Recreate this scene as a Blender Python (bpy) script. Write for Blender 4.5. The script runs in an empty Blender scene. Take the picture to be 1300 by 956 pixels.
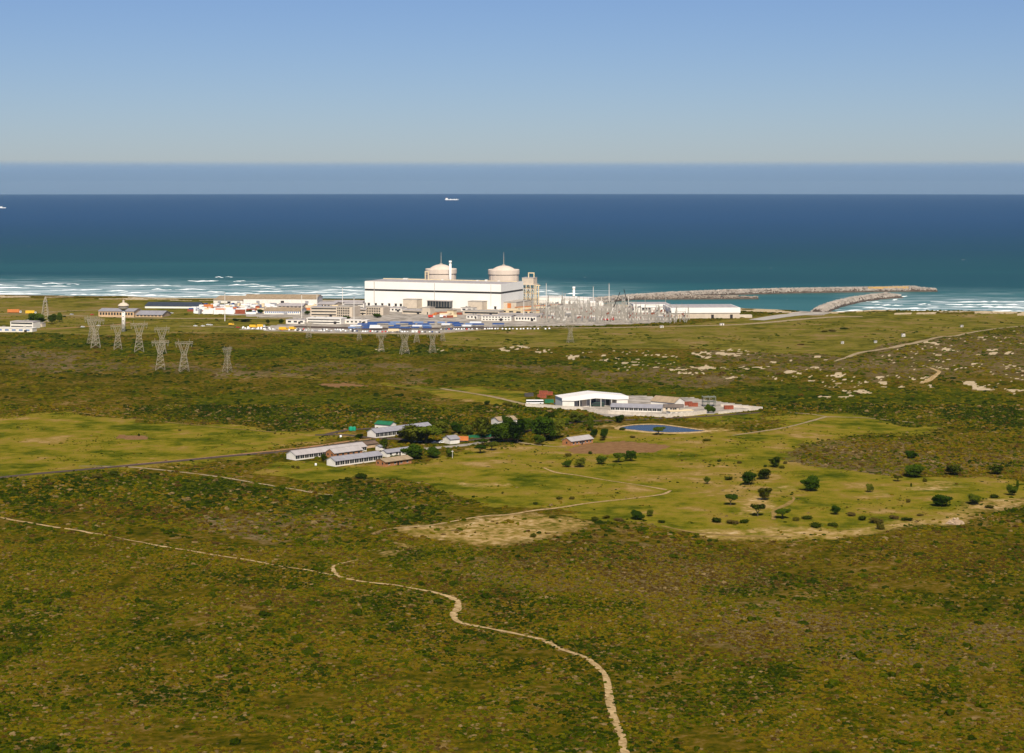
import bpy, bmesh, math, random
import numpy as np
from mathutils import Vector, Matrix

random.seed(7)
RNG = np.random.default_rng(11)
S = bpy.context.scene
C = S.collection
PI = math.pi

# ------------------------------------------------------------------ camera geometry
# photograph 1300 x 956 px; eye level (astronomical horizon) at row 231, focal length 2300 px
H, F, Y0, X0 = 160.0, 2300.0, 231.0, 650.0
SEA = -3.0
RE = 6371000.0 * 7 / 6


# ------------------------------------------------------------------ numpy value noise
def vnoise(x, y, seed=0):
    x = np.asarray(x, dtype=np.float64); y = np.asarray(y, dtype=np.float64)
    xi = np.floor(x).astype(np.int64); yi = np.floor(y).astype(np.int64)
    fx = x - xi; fy = y - yi
    fx = fx * fx * (3 - 2 * fx); fy = fy * fy * (3 - 2 * fy)

    def h(a, b):
        n = (a * 374761393 + b * 668265263 + seed * 974711) & 0xFFFFFFFF
        n = ((n ^ (n >> 13)) * 1274126177) & 0xFFFFFFFF
        n = ((n ^ (n >> 16)) * 2246822519) & 0xFFFFFFFF
        return ((n ^ (n >> 15)) & 0xFFFFFF) / float(0xFFFFFF)
    a = h(xi, yi); b = h(xi + 1, yi); c = h(xi, yi + 1); d = h(xi + 1, yi + 1)
    return (a * (1 - fx) + b * fx) * (1 - fy) + (c * (1 - fx) + d * fx) * fy


def fbm(x, y, seed=0, octv=4):
    s = 0.0; a = 0.5; t = 0.0
    for o in range(octv):
        s = s + a * vnoise(x * 2 ** o + 17.3 * o, y * 2 ** o - 9.1 * o, seed + o); t += a; a *= 0.5
    return s / t


def sstep(a, b, v):
    t = np.clip((v - a) / (b - a), 0, 1)
    return t * t * (3 - 2 * t)


def flatpt(px, py, z=0.0):
    d = (H - z) * F / (py - Y0)
    return ((px - X0) * d / F, d)


# shoreline: world polyline, Y of the water's edge as a function of X
_sh = [(-700, 374.6), (-300, 375), (0, 376), (100, 377.6), (200, 379), (300, 379.4), (460, 380), (680, 379.5), (742, 383.5), (765, 387), (790, 388),
       (900, 389.5), (945, 392.5), (1000, 394.5), (1030, 397), (1100, 396), (1200, 396.6), (1300, 398.5), (1600, 401), (2200, 404)]
_shw = np.array([flatpt(a, b, SEA) for a, b in _sh])
_shw = np.vstack([[-40000, _shw[0, 1]], _shw, [40000, _shw[-1, 1]]])


def shore(x):
    return np.interp(x, _shw[:, 0], _shw[:, 1])


def hgt(x, y):
    x = np.asarray(x, dtype=np.float64); y = np.asarray(y, dtype=np.float64)
    amp = np.interp(y, [0, 780, 900, 960, 1420, 1500, 1700, 1850, 2000, 2050], [6.0, 6.0, 3.0, .25, .25, 4.0, 6.0, 5.0, .8, 0.0])
    n = (fbm(x / 95.0, y / 140.0, 3, 4) - .5) * 1.6
    d = shore(x) - y
    # low coastal dunes behind the beach, only away from the works
    px = X0 + x / np.maximum(y, 400) * F
    dune = np.exp(-((d - 55) / 38.0) ** 2) * (sstep(250, 150, px) + sstep(1065, 1110, px)) * (1.0 + 2.6 * fbm(x / 45.0, y / 30.0, 21, 3))
    beach = -4.5 * sstep(34, -22, d)
    return n * amp + dune + beach


def G(px, py, z=None):
    """world point on the ground seen at photo pixel (px, py)"""
    zz = 0.0
    for _ in range(4):
        x, y = flatpt(px, py, zz)
        zz = float(hgt(x, y))
    x, y = flatpt(px, py, zz)
    return Vector((x, y, zz))


def mpp(py):
    return H / (py - Y0)


# ------------------------------------------------------------------ materials
MATS = {}


def nodes_of(m):
    m.use_nodes = True
    nt = m.node_tree
    return nt, nt.nodes, nt.links


def mat(name, col, rough=.75, var=.18, scale=.6, metal=0.0, spec=.3, bump=0.0, col2=None, stretch=None):
    """a painted / weathered procedural surface: base colour broken up by object-space noise"""
    if name in MATS:
        return MATS[name]
    m = bpy.data.materials.new(name)
    nt, N, L = nodes_of(m)
    b = N['Principled BSDF']
    tc = N.new('ShaderNodeTexCoord')
    mp = N.new('ShaderNodeMapping')
    if stretch:
        mp.inputs['Scale'].default_value = stretch
    L.new(tc.outputs['Object'], mp.inputs['Vector'])
    no = N.new('ShaderNodeTexNoise')
    no.inputs['Scale'].default_value = scale
    no.inputs['Detail'].default_value = 6
    no.inputs['Roughness'].default_value = .65
    L.new(mp.outputs['Vector'], no.inputs['Vector'])
    r = N.new('ShaderNodeValToRGB')
    r.color_ramp.elements[0].position = .28
    r.color_ramp.elements[1].position = .72
    c = col
    d = col2 if col2 else tuple(max(0, v * (1 - var * 1.6)) for v in c)
    e = tuple(min(1, v * (1 + var * .7)) for v in c)
    r.color_ramp.elements[0].color = (*d, 1)
    r.color_ramp.elements[1].color = (*e, 1)
    L.new(no.outputs['Fac'], r.inputs['Fac'])
    L.new(r.outputs['Color'], b.inputs['Base Color'])
    b.inputs['Roughness'].default_value = rough
    b.inputs['Metallic'].default_value = metal
    b.inputs['Specular IOR Level'].default_value = spec
    if bump:
        bp = N.new('ShaderNodeBump')
        bp.inputs['Strength'].default_value = bump
        L.new(no.outputs['Fac'], bp.inputs['Height'])
        L.new(bp.outputs['Normal'], b.inputs['Normal'])
    MATS[name] = m
    return m


def ramp(N, L, fac, stops, interp='LINEAR'):
    r = N.new('ShaderNodeValToRGB')
    cr = r.color_ramp
    cr.interpolation = interp
    cr.elements[0].position = stops[0][0]; cr.elements[0].color = (*stops[0][1], 1)
    cr.elements[1].position = stops[-1][0]; cr.elements[1].color = (*stops[-1][1], 1)
    for p, c in stops[1:-1]:
        e = cr.elements.new(p); e.color = (*c, 1)
    L.new(fac, r.inputs['Fac'])
    return r.outputs['Color']


def noise(N, L, vec, scale, detail=5, rough=.6, seed=0.0):
    n = N.new('ShaderNodeTexNoise')
    n.inputs['Scale'].default_value = scale
    n.inputs['Detail'].default_value = detail
    n.inputs['Roughness'].default_value = rough
    if seed:
        ad = N.new('ShaderNodeVectorMath'); ad.operation = 'ADD'
        ad.inputs[1].default_value = (seed, seed * 1.7, seed * .3)
        L.new(vec, ad.inputs[0]); vec = ad.outputs[0]
    L.new(vec, n.inputs['Vector'])
    return n.outputs['Fac']


def mth(N, L, op, a, b=None, clamp=False):
    n = N.new('ShaderNodeMath'); n.operation = op; n.use_clamp = clamp
    for i, v in enumerate((a, b)):
        if v is None:
            continue
        if isinstance(v, (int, float)):
            n.inputs[i].default_value = v
        else:
            L.new(v, n.inputs[i])
    return n.outputs[0]


def mixc(N, L, fac, a, b):
    n = N.new('ShaderNodeMix'); n.data_type = 'RGBA'
    for sock, v in ((n.inputs['Factor'], fac), (n.inputs['A'], a), (n.inputs['B'], b)):
        if isinstance(v, (int, float)):
            sock.default_value = v
        elif isinstance(v, tuple):
            sock.default_value = (*v, 1)
        else:
            L.new(v, sock)
    return n.outputs['Result']


def edge(N, L, w, n, soft=.16):
    """weight w sharpened by noise n so patches get ragged natural borders"""
    s = mth(N, L, 'ADD', w, mth(N, L, 'MULTIPLY', mth(N, L, 'SUBTRACT', n, .5), 1.1))
    mr = N.new('ShaderNodeMapRange'); mr.interpolation_type = 'SMOOTHSTEP'
    mr.inputs['From Min'].default_value = .5 - soft; mr.inputs['From Max'].default_value = .5 + soft
    L.new(s, mr.inputs['Value'])
    return mr.outputs['Result']


# ------------------------------------------------------------------ land cover (polygons read off the photo, on the ground)
def inpoly(x, y, poly):
    r = np.zeros(x.shape, dtype=bool)
    n = len(poly)
    for i in range(n):
        x1, y1 = poly[i]; x2, y2 = poly[(i + 1) % n]
        if y1 == y2:
            continue
        c = ((y1 > y) != (y2 > y)) & (x < (x2 - x1) * (y - y1) / (y2 - y1) + x1)
        r ^= c
    return r


P_FIELD = [  # mown / grazed pale grass
    [(-300, 532), (0, 528), (90, 524), (180, 533), (300, 541), (380, 549), (455, 545), (440, 556), (395, 567), (250, 585), (110, 600), (0, 607), (-300, 640)],
    [(385, 588), (430, 596), (520, 590), (600, 566), (690, 560), (760, 546), (900, 551), (985, 546), (1000, 526), (1062, 524), (1140, 536), (1215, 545), (1100, 552), (1020, 566),
     (1000, 580), (1060, 592), (1180, 606), (1310, 618), (1500, 630), (1500, 650), (1300, 634), (1250, 645), (1180, 667), (1080, 678), (1000, 682), (900, 680), (840, 668), (760, 664), (700, 656), (740, 642), (640, 646), (600, 645),
     (560, 622), (500, 615), (440, 612), (380, 606), (300, 596)],
    [(500, 487), (600, 492), (668, 500), (668, 516), (600, 514), (560, 500), (440, 482), (360, 481), (330, 476)],
    [(712, 531), (800, 530), (880, 532), (900, 545), (1000, 527), (960, 521), (880, 526), (770, 533), (720, 528)],
]
P_PLAIN = [  # coastal plain, short olive heath
    [(-400, 380), (0, 379), (250, 381), (460, 382), (560, 410), (560, 425), (430, 424), (300, 423), (150, 427), (0, 421), (-400, 430)],
    [(560, 420), (700, 418), (860, 413), (1000, 397), (1300, 400), (1700, 403), (1700, 412), (1300, 413), (1215, 425), (1150, 436), (1085, 450), (1000, 447), (900, 442), (760, 442), (640, 440), (560, 436)],
]
P_GREY = [  # grey renosterbos / bare-stemmed scrub
    [(880, 446), (1085, 451), (1215, 427), (1310, 416), (1700, 416), (1700, 492), (1310, 492), (1240, 470), (1160, 488), (1060, 476), (960, 470)],
    [(1000, 567), (1100, 556), (1240, 568), (1310, 572), (1400, 600), (1250, 600), (1100, 596), (1010, 585)],
    [(620, 462), (900, 470), (1000, 482), (900, 492), (760, 480)],
    [(0, 440), (170, 462), (330, 470), (480, 462), (620, 458), (500, 474), (320, 478), (120, 470), (0, 466)],
    [(230, 655), (390, 640), (420, 668), (300, 690)],
    [(560, 720), (760, 690), (1000, 710), (900, 760), (700, 750)],
    [(780, 770), (1000, 760), (1300, 790), (1300, 850), (1000, 830)],
]
P_SAND = [  # bare sand
    [(500, 668), (560, 664), (620, 655), (700, 655), (760, 664), (700, 684), (640, 692), (590, 688), (540, 684), (510, 676)],
    [(880, 673), (960, 668), (1080, 670), (1180, 658), (1240, 640), (1320, 630), (1320, 640), (1190, 668), (1090, 680), (990, 684), (900, 681)],
    [(934, 640), (965, 625), (1000, 640), (960, 652), (940, 660)], [(978, 620), (1010, 614), (1012, 620), (985, 625)],
    [(888, 545), (910, 544), (942, 547), (925, 549.5), (890, 549.5)], [(752, 539), (772, 537.5), (786, 540), (786, 543), (756, 542.5)],
    [(560, 609), (600, 610), (640, 615), (600, 616)], [(620, 613), (660, 615), (648, 619), (625, 617)],
    [(1130, 620), (1200, 613), (1240, 616), (1200, 624)], [(1085, 626), (1130, 624), (1140, 628), (1090, 630)],
    [(500, 690), (545, 698), (500, 700)], [(470, 705), (500, 697), (510, 700), (480, 712)],
    [(545, 714), (580, 716), (570, 721)],
]
P_DUNE = [(905, 448, 60, 5), (930, 444, 26, 4), (800, 461, 22, 4), (770, 455, 20, 3), (845, 450, 24, 3), (895, 466, 30, 4), (880, 475, 22, 3), (925, 480, 20, 3), (960, 468, 26, 3), (1000, 474, 30, 3), (1060, 478, 18, 4),
          (1035, 470, 16, 3), (1090, 497, 34, 4), (1065, 503, 30, 3), (1180, 438, 22, 3), (1210, 444, 26, 3), (1245, 447, 30, 2), (1270, 451, 30, 2), (1195, 457, 18, 2), (1265, 451, 40, 2), (1230, 487, 14, 4), (1250, 493, 22, 4), (1285, 497, 22, 3),
          (1255, 429, 20, 2), (1290, 423, 26, 2), (600, 447, 18, 4), (640, 444, 20, 4), (660, 440, 16, 4), (690, 446, 20, 3), (520, 447, 12, 3), (555, 445, 14, 3), (485, 442, 16, 3), (730, 452, 16, 3), (860, 470, 20, 3), (840, 458, 22, 2), (1120, 486, 14, 2),
          (1040, 452, 20, 2), (985, 457, 26, 3)]
P_DARK = [  # dense dark green thicket bands
    [(0, 575), (170, 596), (330, 610), (560, 650), (600, 655), (520, 668), (420, 652), (200, 640), (0, 640)],
    [(640, 505), (720, 515), (760, 530), (700, 540), (620, 530)],
    [(960, 490), (1300, 500), (1300, 548), (1080, 530), (980, 520)],
    [(0, 425), (200, 440), (420, 437), (600, 440), (600, 450), (420, 455), (260, 450), (0, 440)],
    [(560, 478), (900, 490), (960, 500), (900, 506), (760, 500), (600, 492)],
    [(200, 500), (420, 500), (590, 520), (560, 540), (400, 545), (280, 530)],
    [(640, 446), (960, 466), (940, 476), (760, 470), (640, 458)],
]
P_YARD = [
    [(255, 396), (300, 382), (460, 381), (600, 381), (690, 382), (745, 384.5), (800, 389.5), (850, 396), (850, 409), (760, 413), (640, 415), (560, 423), (440, 422.6), (300, 419), (372, 410), (372, 403), (330, 403)],
    [(995, 399), (1035, 391), (1055, 397), (1040, 401)],
    [(712, 513), (760, 500), (880, 505), (965, 517), (900, 526), (770, 529)],
]
P_BROWN = [[(620, 686), (760, 678), (1000, 690), (1300, 684), (1300, 722), (900, 738), (700, 722)], [(320, 762), (420, 750), (490, 790), (350, 806)], [(870, 800), (1000, 792), (1020, 832), (900, 844)], [(980, 700), (1100, 705), (1060, 740), (960, 735)],
           [(540, 730), (660, 736), (640, 762), (580, 756)], [(0, 640), (150, 632), (330, 650), (200, 668)]]
P_PLOUGH = [[(718, 571), (740, 564), (790, 560), (850, 566), (830, 574), (770, 577), (730, 575)],
            [(400, 488), (440, 486), (470, 490), (430, 492)], [(150, 552), (185, 553), (190, 558), (145, 557)]]


def cover(x, y):
    px = X0 + x / np.maximum(y, 200) * F
    py = Y0 + H * F / np.maximum(y, 200)
    u = np.log(np.maximum(y, 200))
    w1 = fbm(x / 26.0, y / 60.0, 31, 4) - .5
    w2 = fbm(x / 26.0, y / 60.0, 57, 4) - .5
    qx = px + w1 * 46; qy = py + w2 * np.clip((py - 370) * .085, 0, 26)

    def any_(polys, a, b):
        r = np.zeros(x.shape, bool)
        for p in polys:
            r |= inpoly(a, b, p)
        return r.astype(np.float32)
    sy = np.clip((py - 370) * .03, .3, 9)
    field = sum(any_(P_FIELD, qx + a * 14, qy + b * sy) for a, b in ((0, 0), (1, .3), (-1, -.3), (.4, 1), (-.4, -1))) / 5
    
    plain = any_(P_PLAIN, px + w1 * 20, py + w2 * 2)
    grey = sum(any_(P_GREY, px + w1 * 150 + a * 26, py + w2 * 30 + b * sy * 1.2) for a, b in ((0, 0), (1, .3), (-1, -.3), (.4, 1), (-.4, -1))) / 5
    sand = sum(any_(P_SAND, px + w1 * 40 + a * 7, py + w2 * 10 + b * sy * .5) for a, b in ((0, 0), (1, .3), (-1, -.3), (.4, 1), (-.4, -1))) / 5
    dune = np.zeros(x.shape, np.float32)
    for (a, b, rx, ry) in P_DUNE:
        k = ((px - a) / (rx * .85)) ** 2 + ((py - b) / (ry * .8)) ** 2
        rag = fbm(x / 5.0, y / 17.0, 77, 3)
        dune = np.maximum(dune, ((1 - k) * 1.0 + (rag - .64) * 5.5 > .3) & (k < 1.3))
    fleck = inpoly(px + w1 * 60, py + w2 * 10, [(700, 447), (900, 440), (1090, 452), (1215, 430), (1500, 420), (1500, 505), (1180, 500), (1000, 486), (860, 474), (720, 462)])
    dune = np.maximum(dune, fleck & (fbm(x / 3.5, y / 9.0, 97, 2) > .745) & (fbm(x / 60.0, y / 60.0, 98, 2) > .44))
    d = shore(x) - y
    bz = fbm(x / 60.0, y / 25.0, 91, 3)
    beach = np.maximum(sstep(26, 8, d), ((d < 85) & (d > 10) & (bz > .47)).astype(np.float32) * .9)
    dune = np.maximum(dune, beach).astype(np.float32)
    dark = sum(any_(P_DARK, px + w1 * 120 + a * 26, py + w2 * 26 + b * sy * 1.2) for a, b in ((0, 0), (1, .3), (-1, -.3), (.4, 1), (-.4, -1))) / 5
    yard = any_(P_YARD, px + w1 * 3, py + w2 * .6)
    plough = any_(P_PLOUGH, px + w1 * 12, py + w2 * 2)
    return dict(field=field, plain=plain, grey=grey, sand=sand, dark=dark, yard=yard, plough=plough, dune=dune, brown=any_(P_BROWN, px + w1 * 150, py + w2 * 34))


# ------------------------------------------------------------------ mesh builder
class MB:
    def __init__(s):
        s.v = []; s.f = []

    def poly(s, pts):
        n = len(s.v); s.v += [tuple(p) for p in pts]; s.f.append(tuple(range(n, n + len(pts)))); return s

    def box(s, x0, x1, y0, y1, z0, z1, M=None):
        n = len(s.v)
        q = [(x0, y0, z0), (x1, y0, z0), (x1, y1, z0), (x0, y1, z0), (x0, y0, z1), (x1, y0, z1), (x1, y1, z1), (x0, y1, z1)]
        if M is not None:
            q = [tuple(M @ Vector(p)) for p in q]
        s.v += q
        for f in ((0, 3, 2, 1), (4, 5, 6, 7), (0, 1, 5, 4), (1, 2, 6, 5), (2, 3, 7, 6), (3, 0, 4, 7)):
            s.f.append(tuple(n + i for i in f))
        return s

    def taper(s, b0, b1, z0, z1):
        """frustum of two rectangles (x0,x1,y0,y1)"""
        n = len(s.v)
        for (x0, x1, y0, y1), z in ((b0, z0), (b1, z1)):
            s.v += [(x0, y0, z), (x1, y0, z), (x1, y1, z), (x0, y1, z)]
        for f in ((0, 3, 2, 1), (4, 5, 6, 7), (0, 1, 5, 4), (1, 2, 6, 5), (2, 3, 7, 6), (3, 0, 4, 7)):
            s.f.append(tuple(n + i for i in f))
        return s

    def prism(s, poly, z0, z1):
        n = len(s.v); k = len(poly)
        s.v += [(p[0], p[1], z0) for p in poly] + [(p[0], p[1], z1) for p in poly]
        s.f.append(tuple(n + i for i in reversed(range(k)))); s.f.append(tuple(n + k + i for i in range(k)))
        for i in range(k):
            j = (i + 1) % k
            s.f.append((n + i, n + j, n + k + j, n + k + i))
        return s

    def xprism(s, prof, x0, x1):
        """profile in (y,z) swept along x"""
        n = len(s.v); k = len(prof)
        s.v += [(x0, p[0], p[1]) for p in prof] + [(x1, p[0], p[1]) for p in prof]
        s.f.append(tuple(n + i for i in reversed(range(k)))); s.f.append(tuple(n + k + i for i in range(k)))
        for i in range(k):
            j = (i + 1) % k
            s.f.append((n + i, n + j, n + k + j, n + k + i))
        return s

    def bar(s, p, q, r, n=4, r2=None):
        p = Vector(p); q = Vector(q); d = (q - p)
        if d.length < 1e-6:
            return s
        d.normalize(); a = d.orthogonal().normalized(); b = d.cross(a)
        k = len(s.v); r2 = r if r2 is None else r2
        for c, rr in ((p, r), (q, r2)):
            for i in range(n):
                t = 2 * PI * (i + .5) / n
                s.v.append(tuple(c + a * math.cos(t) * rr + b * math.sin(t) * rr))
        for i in range(n):
            j = (i + 1) % n
            s.f.append((k + i, k + j, k + n + j, k + n + i))
        s.f.append(tuple(k + i for i in reversed(range(n)))); s.f.append(tuple(k + n + i for i in range(n)))
        return s

    def lathe(s, prof, n=24, cx=0, cy=0):
        k = len(s.v)
        for r, z in prof:
            for i in range(n):
                t = 2 * PI * i / n
                s.v.append((cx + r * math.cos(t), cy + r * math.sin(t), z))
        for a in range(len(prof) - 1):
            for i in range(n):
                j = (i + 1) % n
                s.f.append((k + a * n + i, k + a * n + j, k + (a + 1) * n + j, k + (a + 1) * n + i))
        s.f.append(tuple(k + i for i in reversed(range(n))))
        m = k + (len(prof) - 1) * n
        s.f.append(tuple(m + i for i in range(n)))
        return s

    def mesh(s, name, m, smooth=False):
        me = bpy.data.meshes.new(name)
        me.from_pydata(s.v, [], s.f)
        me.materials.append(m)
        if smooth:
            me.polygons.foreach_set('use_smooth', [True] * len(me.polygons))
        me.update()
        return me

    def build(s, name, m, parent=None, label=None, smooth=False):
        o = bpy.data.objects.new(name, s.mesh(name, m, smooth))
        C.objects.link(o)
        if parent is not None:
            o.parent = parent
        if label:
            o['label'] = label
        return o


def tag(o, label=None, cat=None, group=None, kind=None):
    if label: o['label'] = label
    if cat: o['category'] = cat
    if group: o['group'] = group
    if kind: o['kind'] = kind
    return o


def thing(name, label, cat, loc, rz=0.0, group=None, scale=1.0):
    o = bpy.data.objects.new(name, None)
    o.empty_display_size = 1.0
    C.objects.link(o)
    o.location = loc; o.rotation_euler = (0, 0, rz); o.scale = (scale,) * 3
    return tag(o, label, cat, group)


def dup(root, loc, rz=0.0, label=None, group=None, scale=None):
    r = root.copy(); C.objects.link(r)
    r.location = loc; r.rotation_euler = (0, 0, rz)
    if scale is not None:
        r.scale = scale if isinstance(scale, (tuple, list)) else (scale,) * 3
    if label: r['label'] = label
    if group: r['group'] = group
    for ch in list(root.children):
        c = ch.copy(); C.objects.link(c); c.parent = r
        for g in list(ch.children):
            d = g.copy(); C.objects.link(d); d.parent = c
    return r


# ================================================================== GROUND
def ground_material():
    m = bpy.data.materials.new('heath_ground')
    nt, N, L = nodes_of(m)
    b = N['Principled BSDF']
    b.inputs['Roughness'].default_value = .95
    b.inputs['Specular IOR Level'].default_value = 0
    g = N.new('ShaderNodeNewGeometry')
    P = g.outputs['Position']
    a1 = N.new('ShaderNodeVertexColor'); a1.layer_name = 'coverA'
    a2 = N.new('ShaderNodeVertexColor'); a2.layer_name = 'coverB'
    s1 = N.new('ShaderNodeSeparateColor'); L.new(a1.outputs['Color'], s1.inputs['Color'])
    s2 = N.new('ShaderNodeSeparateColor'); L.new(a2.outputs['Color'], s2.inputs['Color'])
    field, plain, grey = (s1.outputs[i] for i in range(3)); sand = a1.outputs['Alpha']
    dark, yard, plough = (s2.outputs[i] for i in range(3))
    n200 = noise(N, L, P, .006, 5, .6)
    n40 = noise(N, L, P, .03, 6, .62, 40)
    n12 = noise(N, L, P, .09, 5, .6, 90)
    n4 = noise(N, L, P, .28, 5, .65, 10)
    n1 = noise(N, L, P, 1.1, 4, .7, 25)
    # heath: green, olive, russet and grey stems
    mixn = mth(N, L, 'ADD', mth(N, L, 'MULTIPLY', n4, .55), mth(N, L, 'MULTIPLY', n40, .45))
    heath = ramp(N, L, mixn, [(.38, (.020, .026, .001)), (.45, (.050, .049, .002)), (.50, (.084, .064, .003)), (.55, (.112, .074, .008)), (.62, (.19, .125, .042))])
    greyh = ramp(N, L, mixn, [(.38, (.044, .042, .004)), (.46, (.088, .064, .018)), (.54, (.130, .092, .040)), (.64, (.19, .14, .075))])
    darkh = ramp(N, L, mixn, [(.40, (.022, .034, .001)), (.5, (.052, .062, .002)), (.58, (.092, .080, .006))])
    mpf = N.new('ShaderNodeMapping'); mpf.inputs['Scale'].default_value = (.85, 1, 1); L.new(P, mpf.inputs['Vector'])
    nf = noise(N, L, mpf.outputs['Vector'], .032, 7, .68, 140)
    fldm = mth(N, L, 'ADD', mth(N, L, 'MULTIPLY', n12, .30), mth(N, L, 'ADD', mth(N, L, 'MULTIPLY', nf, .50), mth(N, L, 'MULTIPLY', n200, .20)))
    fld = ramp(N, L, fldm, [(.39, (.040, .058, .002)), (.445, (.098, .104, .006)), (.485, (.160, .140, .009)), (.525, (.205, .162, .016)), (.56, (.225, .155, .028)), (.61, (.33, .22, .08))])
    spk = ramp(N, L, n1, [(.35, (.62, .62, .62)), (.55, (1, 1, 1)), (.7, (1.25, 1.2, 1.1))])
    mul = N.new('ShaderNodeMix'); mul.data_type = 'RGBA'; mul.blend_type = 'MULTIPLY'; mul.inputs['Factor'].default_value = .55
    L.new(fld, mul.inputs['A']); L.new(spk, mul.inputs['B']); fld = mul.outputs['Result']
    pln = ramp(N, L, fldm, [(.40, (.050, .054, .005)), (.46, (.105, .096, .011)), (.51, (.155, .130, .017)), (.56, (.175, .125, .035)), (.62, (.25, .17, .07))])
    snd = ramp(N, L, n4, [(.3, (.34, .25, .13)), (.5, (.46, .36, .22)), (.7, (.56, .46, .32))])
    sm = mth(N, L, 'ADD', mth(N, L, 'MULTIPLY', n12, .5), mth(N, L, 'MULTIPLY', n4, .5))
    dry = ramp(N, L, sm, [(.38, (.11, .105, .012)), (.44, (.20, .15, .025)), (.50, (.30, .20, .060)), (.57, (.40, .27, .11)), (.64, (.50, .37, .20))])
    dune = a2.outputs['Alpha']
    yrd = ramp(N, L, n12, [(.34, (.20, .18, .15)), (.5, (.34, .30, .25)), (.66, (.46, .41, .35))])
    plg = ramp(N, L, n4, [(.3, (.16, .085, .035)), (.7, (.25, .14, .065))])
    c = heath
    c = mixc(N, L, edge(N, L, dark, n40, .25), c, darkh)
    c = mixc(N, L, edge(N, L, grey, n40, .3), c, greyh)
    c = mixc(N, L, edge(N, L, plain, n12, .2), c, pln)
    # bare sandy scuffs showing through the heath
    scuff = N.new('ShaderNodeMapRange'); scuff.inputs['From Min'].default_value = .67; scuff.inputs['From Max'].default_value = .72
    L.new(mth(N, L, 'ADD', mth(N, L, 'MULTIPLY', n4, .6), mth(N, L, 'MULTIPLY', n40, .42)), scuff.inputs['Value'])
    c = mixc(N, L, mth(N, L, 'MULTIPLY', scuff.outputs['Result'], .55), c, snd)
    c = mixc(N, L, edge(N, L, field, n12, .14), c, fld)
    c = mixc(N, L, edge(N, L, plough, n4, .3), c, plg)
    c = mixc(N, L, edge(N, L, mth(N, L, 'MULTIPLY', sand, .70), sm, .34), c, dry)
    c = mixc(N, L, edge(N, L, dune, n4, .2), c, snd)
    c = mixc(N, L, edge(N, L, yard, n12, .12), c, yrd)
    L.new(c, b.inputs['Base Color'])
    bp = N.new('ShaderNodeBump'); bp.inputs['Strength'].default_value = .55; bp.inputs['Distance'].default_value = .5
    L.new(n1, bp.inputs['Height']); L.new(bp.outputs['Normal'], b.inputs['Normal'])
    return m


def build_ground():
    t_in = np.linspace(-.32, .32, 520)
    t_out = np.array([.36, .42, .5, .62, .8, 1.1, 1.6, 2.4, 3.6])
    t = np.concatenate([-t_out[::-1], t_in, t_out])
    pys = np.arange(1010, 400, -1.25)
    ys = H * F / (pys - Y0)
    ys = np.concatenate([[-1500, -800, -300, 0, 200, 330, 420], ys[ys > 440], np.arange(2190, 2760, 8.0)])
    ys = np.unique(np.round(ys, 3))
    T, Y = np.meshgrid(t, ys)
    W = np.maximum(Y, 300) + 250 * np.exp(-np.maximum(Y, 0) / 400)
    X = T * W
    keep = Y
    # the last rows follow the shoreline so that the sheet runs under the sea
    Z = hgt(X, Y)
    d = shore(X) - Y
    Z = np.where(d < -25, -4.5 - np.clip((-25 - d) * .02, 0, 4), Z)
    Z = np.where(Y < 440, hgt(X, np.maximum(Y, 440)), Z)
    nr, nc = X.shape
    co = np.stack([X, Y, Z], -1).reshape(-1, 3)
    i = np.arange(nr * nc).reshape(nr, nc)
    q = np.stack([i[:-1, :-1], i[:-1, 1:], i[1:, 1:], i[1:, :-1]], -1).reshape(-1, 4)
    me = bpy.data.meshes.new('ground')
    me.vertices.add(len(co)); me.vertices.foreach_set('co', co.ravel())
    me.loops.add(q.size); me.loops.foreach_set('vertex_index', q.ravel())
    me.polygons.add(len(q)); me.polygons.foreach_set('loop_start', np.arange(0, q.size, 4)); me.polygons.foreach_set('loop_total', np.full(len(q), 4))
    me.update(); me.validate()
    me.polygons.foreach_set('use_smooth', np.ones(len(q), bool))
    cv = cover(co[:, 0], co[:, 1])
    for nm, ks in (('coverA', ('field', 'plain', 'grey', 'sand')), ('coverB', ('dark', 'yard', 'plough', 'dune'))):
        at = me.color_attributes.new(nm, 'FLOAT_COLOR', 'POINT')
        arr = np.zeros((len(co), 4), np.float32)
        for j, k in enumerate(ks):
            arr[:, j] = cv[k] if k else 1
        at.data.foreach_set('color', arr.ravel())
    me.materials.append(ground_material())
    o = bpy.data.objects.new('ground', me); C.objects.link(o)
    tag(o, kind='structure')
    return o


build_ground()


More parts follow.
